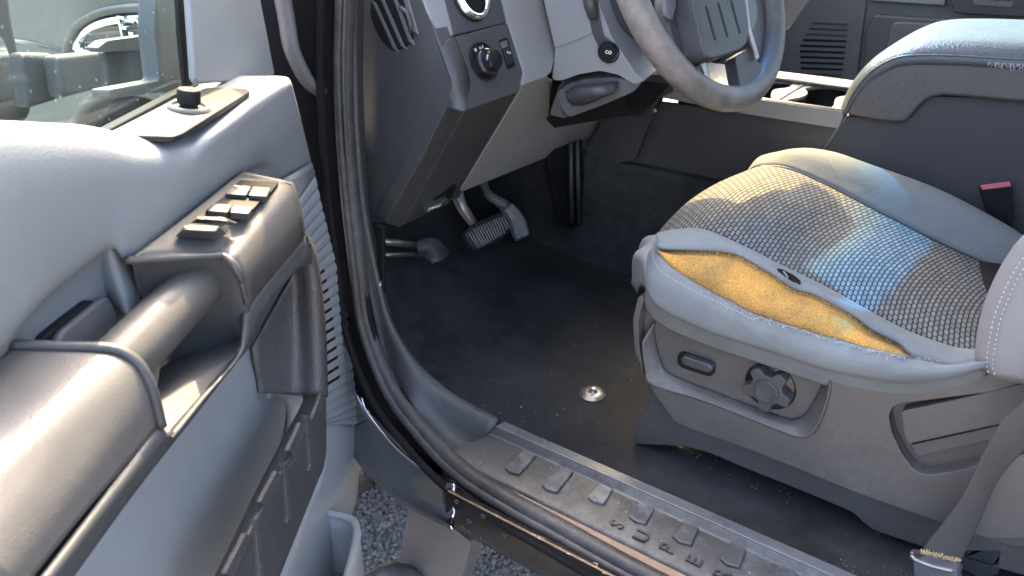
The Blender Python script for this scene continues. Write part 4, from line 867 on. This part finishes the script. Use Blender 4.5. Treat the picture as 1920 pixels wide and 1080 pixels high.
bo = loft('bolster_top', [c4, [Y(p, .69)+V((0, 0, .004)) for p in mid34], [p+V((0, -.004, .003)) for p in U3], U3, [p+V((0, -.003, -.003)) for p in U3]], M['bolster'], ST, n=NS, k=5, thick=.0022)
lows = [(1209, 505), (1213, 530), (1232, 566), (1300, 602), (1380, 632), (1460, 657), (1560, 688), (1680, 708), (1770, 704), (1850, 684)]
bots = [(1212, 540), (1222, 564), (1250, 588), (1330, 622), (1400, 645), (1460, 664), (1560, 697), (1680, 719), (1770, 712), (1850, 688)]
mids = [(1213, 478), (1217, 505), (1240, 530), (1310, 566), (1380, 600), (1450, 630), (1540, 660), (1650, 684), (1750, 692), (1850, 680)]
side = loft('bolster_side', [[p+V((0, -.003, .001)) for p in L3], L3, [Y(p, .752) for p in mids], [Y(p, .7515) for p in lows], [Y(p, .741) for p in bots], [Y(p, .728)+V((0, 0, -.02)) for p in bots]], M['bolster'], ST, n=NS, k=6, thick=.0022)
# front nose of the bolster, wrapping round to the front of the cushion
nz = [[c4[0], c4[0]+V((.02, -.02, -.02)), c4[0]+V((.03, -.03, -.08))], [Y((1232, 444), .69)+V((0, 0, .004)), Y((1228, 448), .67)+V((.022, 0, -.01)), Y((1228, 448), .66)+V((.03, 0, -.08))],
      [U3[0], U3[0]+V((.025, -.02, -.02)), U3[0]+V((.03, -.03, -.08))], [Y((1213, 478), .757), Y((1213, 478), .74)+V((.025, -.01, -.01)), Y((1213, 478), .72)+V((.03, -.02, -.06))], [Y((1209, 505), .765), Y((1209, 505), .75)+V((.02, -.02, -.01)), Y((1209, 505), .72)+V((.03, -.03, -.05))], [Y((1212, 540), .752), Y((1212, 540), .74)+V((.02, -.02, -.01)), Y((1212, 540), .72)+V((.03, -.03, -.03))]]
loft('bolster_nose', nz, M['bolster'], ST, n=10, k=5, thick=.002)
# exposed foam a little below the cloth
fu, fl_ = cat(U3, 60), cat(L3, 60)
fo = loft('torn_foam', [[p+V((0, -.012, -.004)) for p in fu], [p.lerp(q, .05)+V((0, -.001, -.008)) for p, q in zip(fu, fl_)], [p.lerp(q, .35)+V((0, .008, .001)) for p, q in zip(fu, fl_)], [p.lerp(q, .7)+V((0, .007, .001)) for p, q in zip(fu, fl_)], [p.lerp(q, .97)+V((0, -.004, -.003)) for p, q in zip(fu, fl_)], [p+V((0, -.012, -.006)) for p in fl_]], M['foam'], ST, n=90, k=8, thick=.0)
tag(fo, 'orange foam showing through the tear')
def fray():
    bm = bmesh.new(); rnd = random.Random(4)
    e = cat(L3, 300); uu = cat(U3, 300)
    for i in range(60, 268):
        p = e[i]; w = max(0, min(1, (i-110)/120))
        for k in range((1 if i % 3 == 0 else 0) if i < 120 else (2 if i % 2 else 0)):
            q = p+V((rnd.uniform(-.003, .003), rnd.uniform(.0, .004), rnd.uniform(-.002, .004)))
            pts = [q]
            for j in range(3): pts.append(pts[-1]+V((rnd.uniform(-.0028, .0028), rnd.uniform(-.001, .002), rnd.uniform(-.0022, .0018))))
            tube_bm(bm, pts, rnd.uniform(.0003, .00055), 4)
    for i in range(20, 270, 2):
        if rnd.random() < .5: continue
        q = uu[i]+V((0, .001, -.003)); pts = [q, q+V((rnd.uniform(-.002, .002), .001, -rnd.uniform(.001, .005)))]
        tube_bm(bm, pts, .0004, 4)
    bm_obj('frayed_edge', bm, M['thread'], ST)
fray()
def stitches():
    bm = bmesh.new()
    e = cat([Y(p, .7605) for p in ((1224, 470), (1226, 488), (1244, 512), (1300, 545), (1360, 573), (1420, 603))], 90)
    for i in range(0, 88, 2): tube_bm(bm, [e[i], e[i].lerp(e[i+1], .8)], .0007, 5)
    e = cat([Y(p, .742) for p in ((1620, 664), (1680, 674), (1740, 690), (1790, 707))], 50)
    for i in range(0, 48, 2): tube_bm(bm, [e[i], e[i].lerp(e[i+1], .8)], .0007, 5)
    bm_obj('bolster_stitching', bm, M['thread'], ST)
stitches()
# second small hole with frayed loops beside the tear, two burn marks
hp_ = [Y(p, .704)+V((0, .002, .003)) for p in ((1456, 506), (1466, 507), (1488, 518), (1502, 530), (1500, 537), (1484, 536), (1468, 526))]
hl = slab('small_tear', hp_, (0, .75, .65), .002, M['black'], ST, r=.002, bev=0)
tube('loose_loop', cat([Y((1470, 512), .708)+V((0, .004, .004)), Y((1478, 522), .71)+V((0, .005, .004)), Y((1476, 532), .712)+V((0, .004, .003)), Y((1496, 534), .71)+V((0, .004, .003))], 16), .0013, M['bolster'], ST, seg=6)
for q, y, r in (((1318, 412), .58, .0045), ((1519, 448), .53, .0035)):
    a = Y(q, y)
# right bolster
c7 = [Y(p, .225) for p in ((1445, 292), (1500, 278), (1560, 284), (1640, 311), (1750, 351), (1850, 401), (1915, 440), (2000, 500))]
mid67 = [a.lerp(b, .5)+V((0, 0, .012)) for a, b in zip(cat(c6, 30), cat(c7, 30))]
rb = [c6, mid67, c7, [p+V((-.004, -.025, -.02)) for p in c7], [p+V((-.004, -.035, -.07)) for p in c7], [p+V((-.004, -.03, -.15)) for p in c7]]
rb = [[c[0]+V((.035, 0, -.10)), c[0]+V((.03, 0, -.045)), c[0]+V((.016, 0, -.012))]+list(c) for c in rb]
loft('bolster_right', rb, M['bolster'], ST, n=80, k=5, thick=.003)
tube('cushion_seam', cat([p+V((0, 0, .001)) for p in c6], 60), .0014, M['dark'], ST, seg=6)
# base shell: outer face, recessed control panel, upward chamfer, skirt, recline handle
yb, yc_ = .735, .715
BN = V((0, 1, .0))
shell_out = [(1208, 556), (1196, 604), (1198, 650), (1205, 690), (1216, 716), (1262, 735), (1360, 768), (1428, 794), (1478, 815), (1506, 821), (1528, 812), (1546, 776), (1557, 736), (1560, 702), (1640, 727), (1720, 731), (1790, 717), (1860, 700), (1960, 672),
             (1960, 706), (1860, 735), (1690, 757), (1674, 762), (1666, 780), (1672, 812), (1690, 850), (1712, 880), (1736, 892), (1790, 884), (1880, 862), (1990, 835), (1990, 1010), (1850, 1010), (1763, 980), (1608, 925), (1413, 846), (1300, 806), (1266, 792), (1240, 756), (1222, 730), (1190, 660), (1186, 600), (1196, 556)]
sh = slab('seat_base', [Y(p, yb) for p in shell_out], BN, .04, M['base'], ST, r=.006, bev=.006, seg=4)
cp = slab('control_panel', [Y(p, yc_) for p in ((1210, 560), (1560, 690), (1560, 740), (1530, 800), (1505, 812), (1470, 805), (1260, 730), (1205, 700))], BN, .02, M['base'], ST, bev=0)
lowp = [(1226, 602), (1225, 632), (1238, 678), (1258, 704), (1350, 742), (1464, 784), (1491, 788), (1511, 779), (1532, 748), (1550, 712), (1558, 700)]
outp = [(1203, 640), (1204, 662), (1209, 694), (1222, 722), (1330, 757), (1470, 812), (1505, 821), (1528, 811), (1546, 776), (1557, 738), (1561, 704)]
loft('base_chamfer', [[Y(p, yc_+.0015) for p in lowp], [Y(((a[0]*.6+b[0]*.4), a[1]*.6+b[1]*.4), yb-.009) for a, b in zip(lowp, outp)], [Y(p, yb+.0008) for p in outp]], M['base'], ST, n=60, k=5, thick=.003)
slab('base_top_rail', [Y(p, yb-.002)+V((0, 0, .0)) for p in ((1206, 556), (1222, 566), (1330, 624), (1460, 666), (1560, 700), (1640, 727), (1720, 731), (1790, 717), (1860, 698), (1960, 676), (1960, 668), (1850, 690), (1780, 708), (1700, 716), (1560, 690), (1460, 650), (1240, 560))], BN, .05, M['base'], ST, bev=.006)
sk = slab('base_skirt', [Y(p, .70) for p in ((1200, 680), (1222, 735), (1212, 768), (1190, 800), (1186, 822), (1194, 834), (1284, 838), (1330, 850), (1400, 880), (1500, 920), (1600, 962), (1622, 985), (1640, 996), (1740, 1030), (1990, 1100), (1990, 850), (1600, 800))], BN, .05, M['base'], ST, r=.01, bev=.006)
box('seat_pan', (-.2, .20, .0), (.34, .655, .27), M['black'], ST, .02)  # extended down to the floor to stop sun leaking under the seat
bt = slab('seat_switch_bezel', [Y(p, yc_+.0012) for p in ((1274, 660), (1283, 659), (1336, 677), (1342, 684), (1340, 700), (1330, 707), (1278, 690), (1269, 682), (1270, 668))], BN, .003, M['black'], ST, r=.004, bev=.001)
slab('seat_slide_switch', [Y(p, yc_+.015) for p in ((1280, 668), (1330, 684), (1336, 692), (1330, 702), (1280, 686), (1274, 676))], BN, .014, M['dark'], ST, r=.006, bev=.004, seg=4)
KC = Y((1440, 729), yc_)
lathe('lumbar_knob_base', Y((1444, 724), yc_), BN, [(0, .004), (.030, .004), (.034, .002), (.035, 0)], M['blackgloss'], ST, 48)
kn = []
for i in range(90):
    a = 2*math.pi*i/90; q = math.cos(5*(a+.35)); r = .0275+.0055*max(-1, min(1, 1.8*q))
    kn.append(Y((1436, 733), yc_+.02)+V((math.cos(a)*r, 0, math.sin(a)*r)))
kb_ = slab('lumbar_knob', kn, BN, .018, M['dark'], ST, bev=.003)
lathe('knob_centre', Y((1436, 733), yc_+.02), BN, [(0, .0), (.013, .0005), (.0145, .0035), (.0165, .003), (.0175, 0)], M['dark'], ST, 40)
# recline handle in its recess
slab('handle_recess', [Y(p, yb-.02) for p in ((1650, 750), (1990, 690), (1990, 860), (1736, 905), (1690, 870), (1655, 800))], BN, .01, M['base'], ST, bev=0)
rh = slab('recline_handle', [Y(p, yb-.004) for p in ((1690, 771), (1780, 752), (1990, 702), (1990, 768), (1872, 796), (1702, 833), (1694, 810))], BN, .016, M['base'], ST, r=.004, bev=.006)
slab('handle_lower', [Y(p, yb-.012) for p in ((1706, 835), (1872, 798), (1990, 770), (1990, 800), (1860, 824), (1721, 856))], BN, .012, M['base'], ST, r=.003, bev=.0015)
tube('recess_lip', cat([Y(p, yb-.004) for p in ((1668, 760), (1664, 782), (1672, 816), (1690, 852), (1712, 880), (1738, 893), (1790, 886), (1880, 864), (1990, 836))], 40), .0035, M['black'], ST, seg=8)
# backrest: side bolster seen at the right edge, back panel behind it
b0 = [(1990, 420), (1935, 436), (1896, 470), (1866, 520), (1842, 580), (1830, 640), (1828, 675), (1836, 694)]
yk = .745
brim = [V((-.215, yk, 1.02)), V((-.15, yk, .78)), V((-.085, yk, .62))]+[Y(p, yk) for p in b0[1:]]; inn = [Y(p, yk-.05)+V((.002, 0, .0)) for p in b0]
ctr = V((-.16, yk+.012, .42))
loft('backrest', [[V((p.x-.06, .28, p.z)) for p in brim], [p+V((-.02, -.10, .0)) for p in brim], [p+V((-.004, -.03, .002)) for p in brim], brim, [p+V((-.018, .012, .002)) for p in brim], [p+V((-.07, .016, .012)) for p in brim], [p+V((-.15, .006, .03)) for p in brim], [p+V((-.165, -.05, .03)) for p in brim], [V((p.x-.17, .28, p.z+.03)) for p in brim]], M['back'], ST, n=70, k=5, thick=.003)
def bst():
    bm = bmesh.new()
    for d in (.013, .019):
        e = cat([p+V((-d, .0105+d*.12, .002)) for p in brim], 260)
        for i in range(0, 258, 2): tube_bm(bm, [e[i], e[i].lerp(e[i+1], .8)], .0007, 5)
    bm_obj('backrest_stitching', bm, M['thread'], ST)
bst()
slab('backrest_core', [(-.07, .70, .30), (-.07, .30, .30), (-.25, .30, 1.0), (-.25, .70, 1.0)], (1, 0, .27), .10, M['back'], ST, r=.03, bev=.03)
slab('seat_rear_cover', [Y(p, .725) for p in ((1842, 925), (1850, 880), (1880, 862), (1990, 835), (1990, 1030), (1900, 1026), (1838, 1010), (1836, 960))], BN, .05, M['base'], ST, r=.008, bev=.008)
slab('rail_foot', [Y(p, .70) for p in ((1800, 1030), (1880, 1030), (1872, 1078), (1840, 1084), (1800, 1066))], BN, .04, M['dark'], ST, r=.005, bev=.005)

# seat belt: twisted webbing down to its anchor by the sill
SB = thing('seat_belt', 'grey seat belt webbing hanging down to its metal anchor by the sill', 'seat belt', Y((1750, 1060), .80))
wl = [Y((1990, 690), .80), Y((1930, 745), .80), Y((1880, 790), .80), Y((1846, 850), .80), Y((1806, 930), .795), Y((1762, 990), .79), Y((1728, 1032), .79)]
wr = [Y((2010, 760), .79), Y((1960, 810), .785), Y((1915, 850), .775), Y((1872, 900), .765), Y((1842, 965), .765), Y((1822, 1012), .765), Y((1802, 1052), .768)]
wm = [a.lerp(b, .5)+V((0, .004, 0)) for a, b in zip(wl, wr)]
loft('webbing', [wl, wm, wr], M['strap'], SB, n=40, k=6, thick=.0015)
def wfray():
    bm = bmesh.new(); rnd = random.Random(2); a, b = Y((1727, 1034), .792), Y((1800, 1053), .770)
    for i in range(170):
        p = a.lerp(b, rnd.random())+V((0, .002, rnd.uniform(-.002, .004))); tube_bm(bm, [p, p+V((rnd.gauss(0, .0012), rnd.uniform(0, .001), rnd.uniform(.001, .0045)))], .0005, 4)
    bm_obj('frayed_webbing_end', bm, M['straw'], SB)
wfray()
an = [Y((1710, 1040), .797), Y((1716, 1034), .785), Y((1750, 1044), .768), Y((1796, 1058), .755), Y((1799, 1066), .765), Y((1790, 1070), .785), Y((1750, 1062), .797), Y((1714, 1048), .802)]
tube('anchor_loop', cat(an+[an[0]], 50), .0028, M['metal'], SB, seg=8)
slab('anchor_cover', [Y(p, .79) for p in ((1712, 1048), (1794, 1070), (1800, 1120), (1716, 1120))], BN, .02, M['mid'], SB, r=.004, bev=.004)
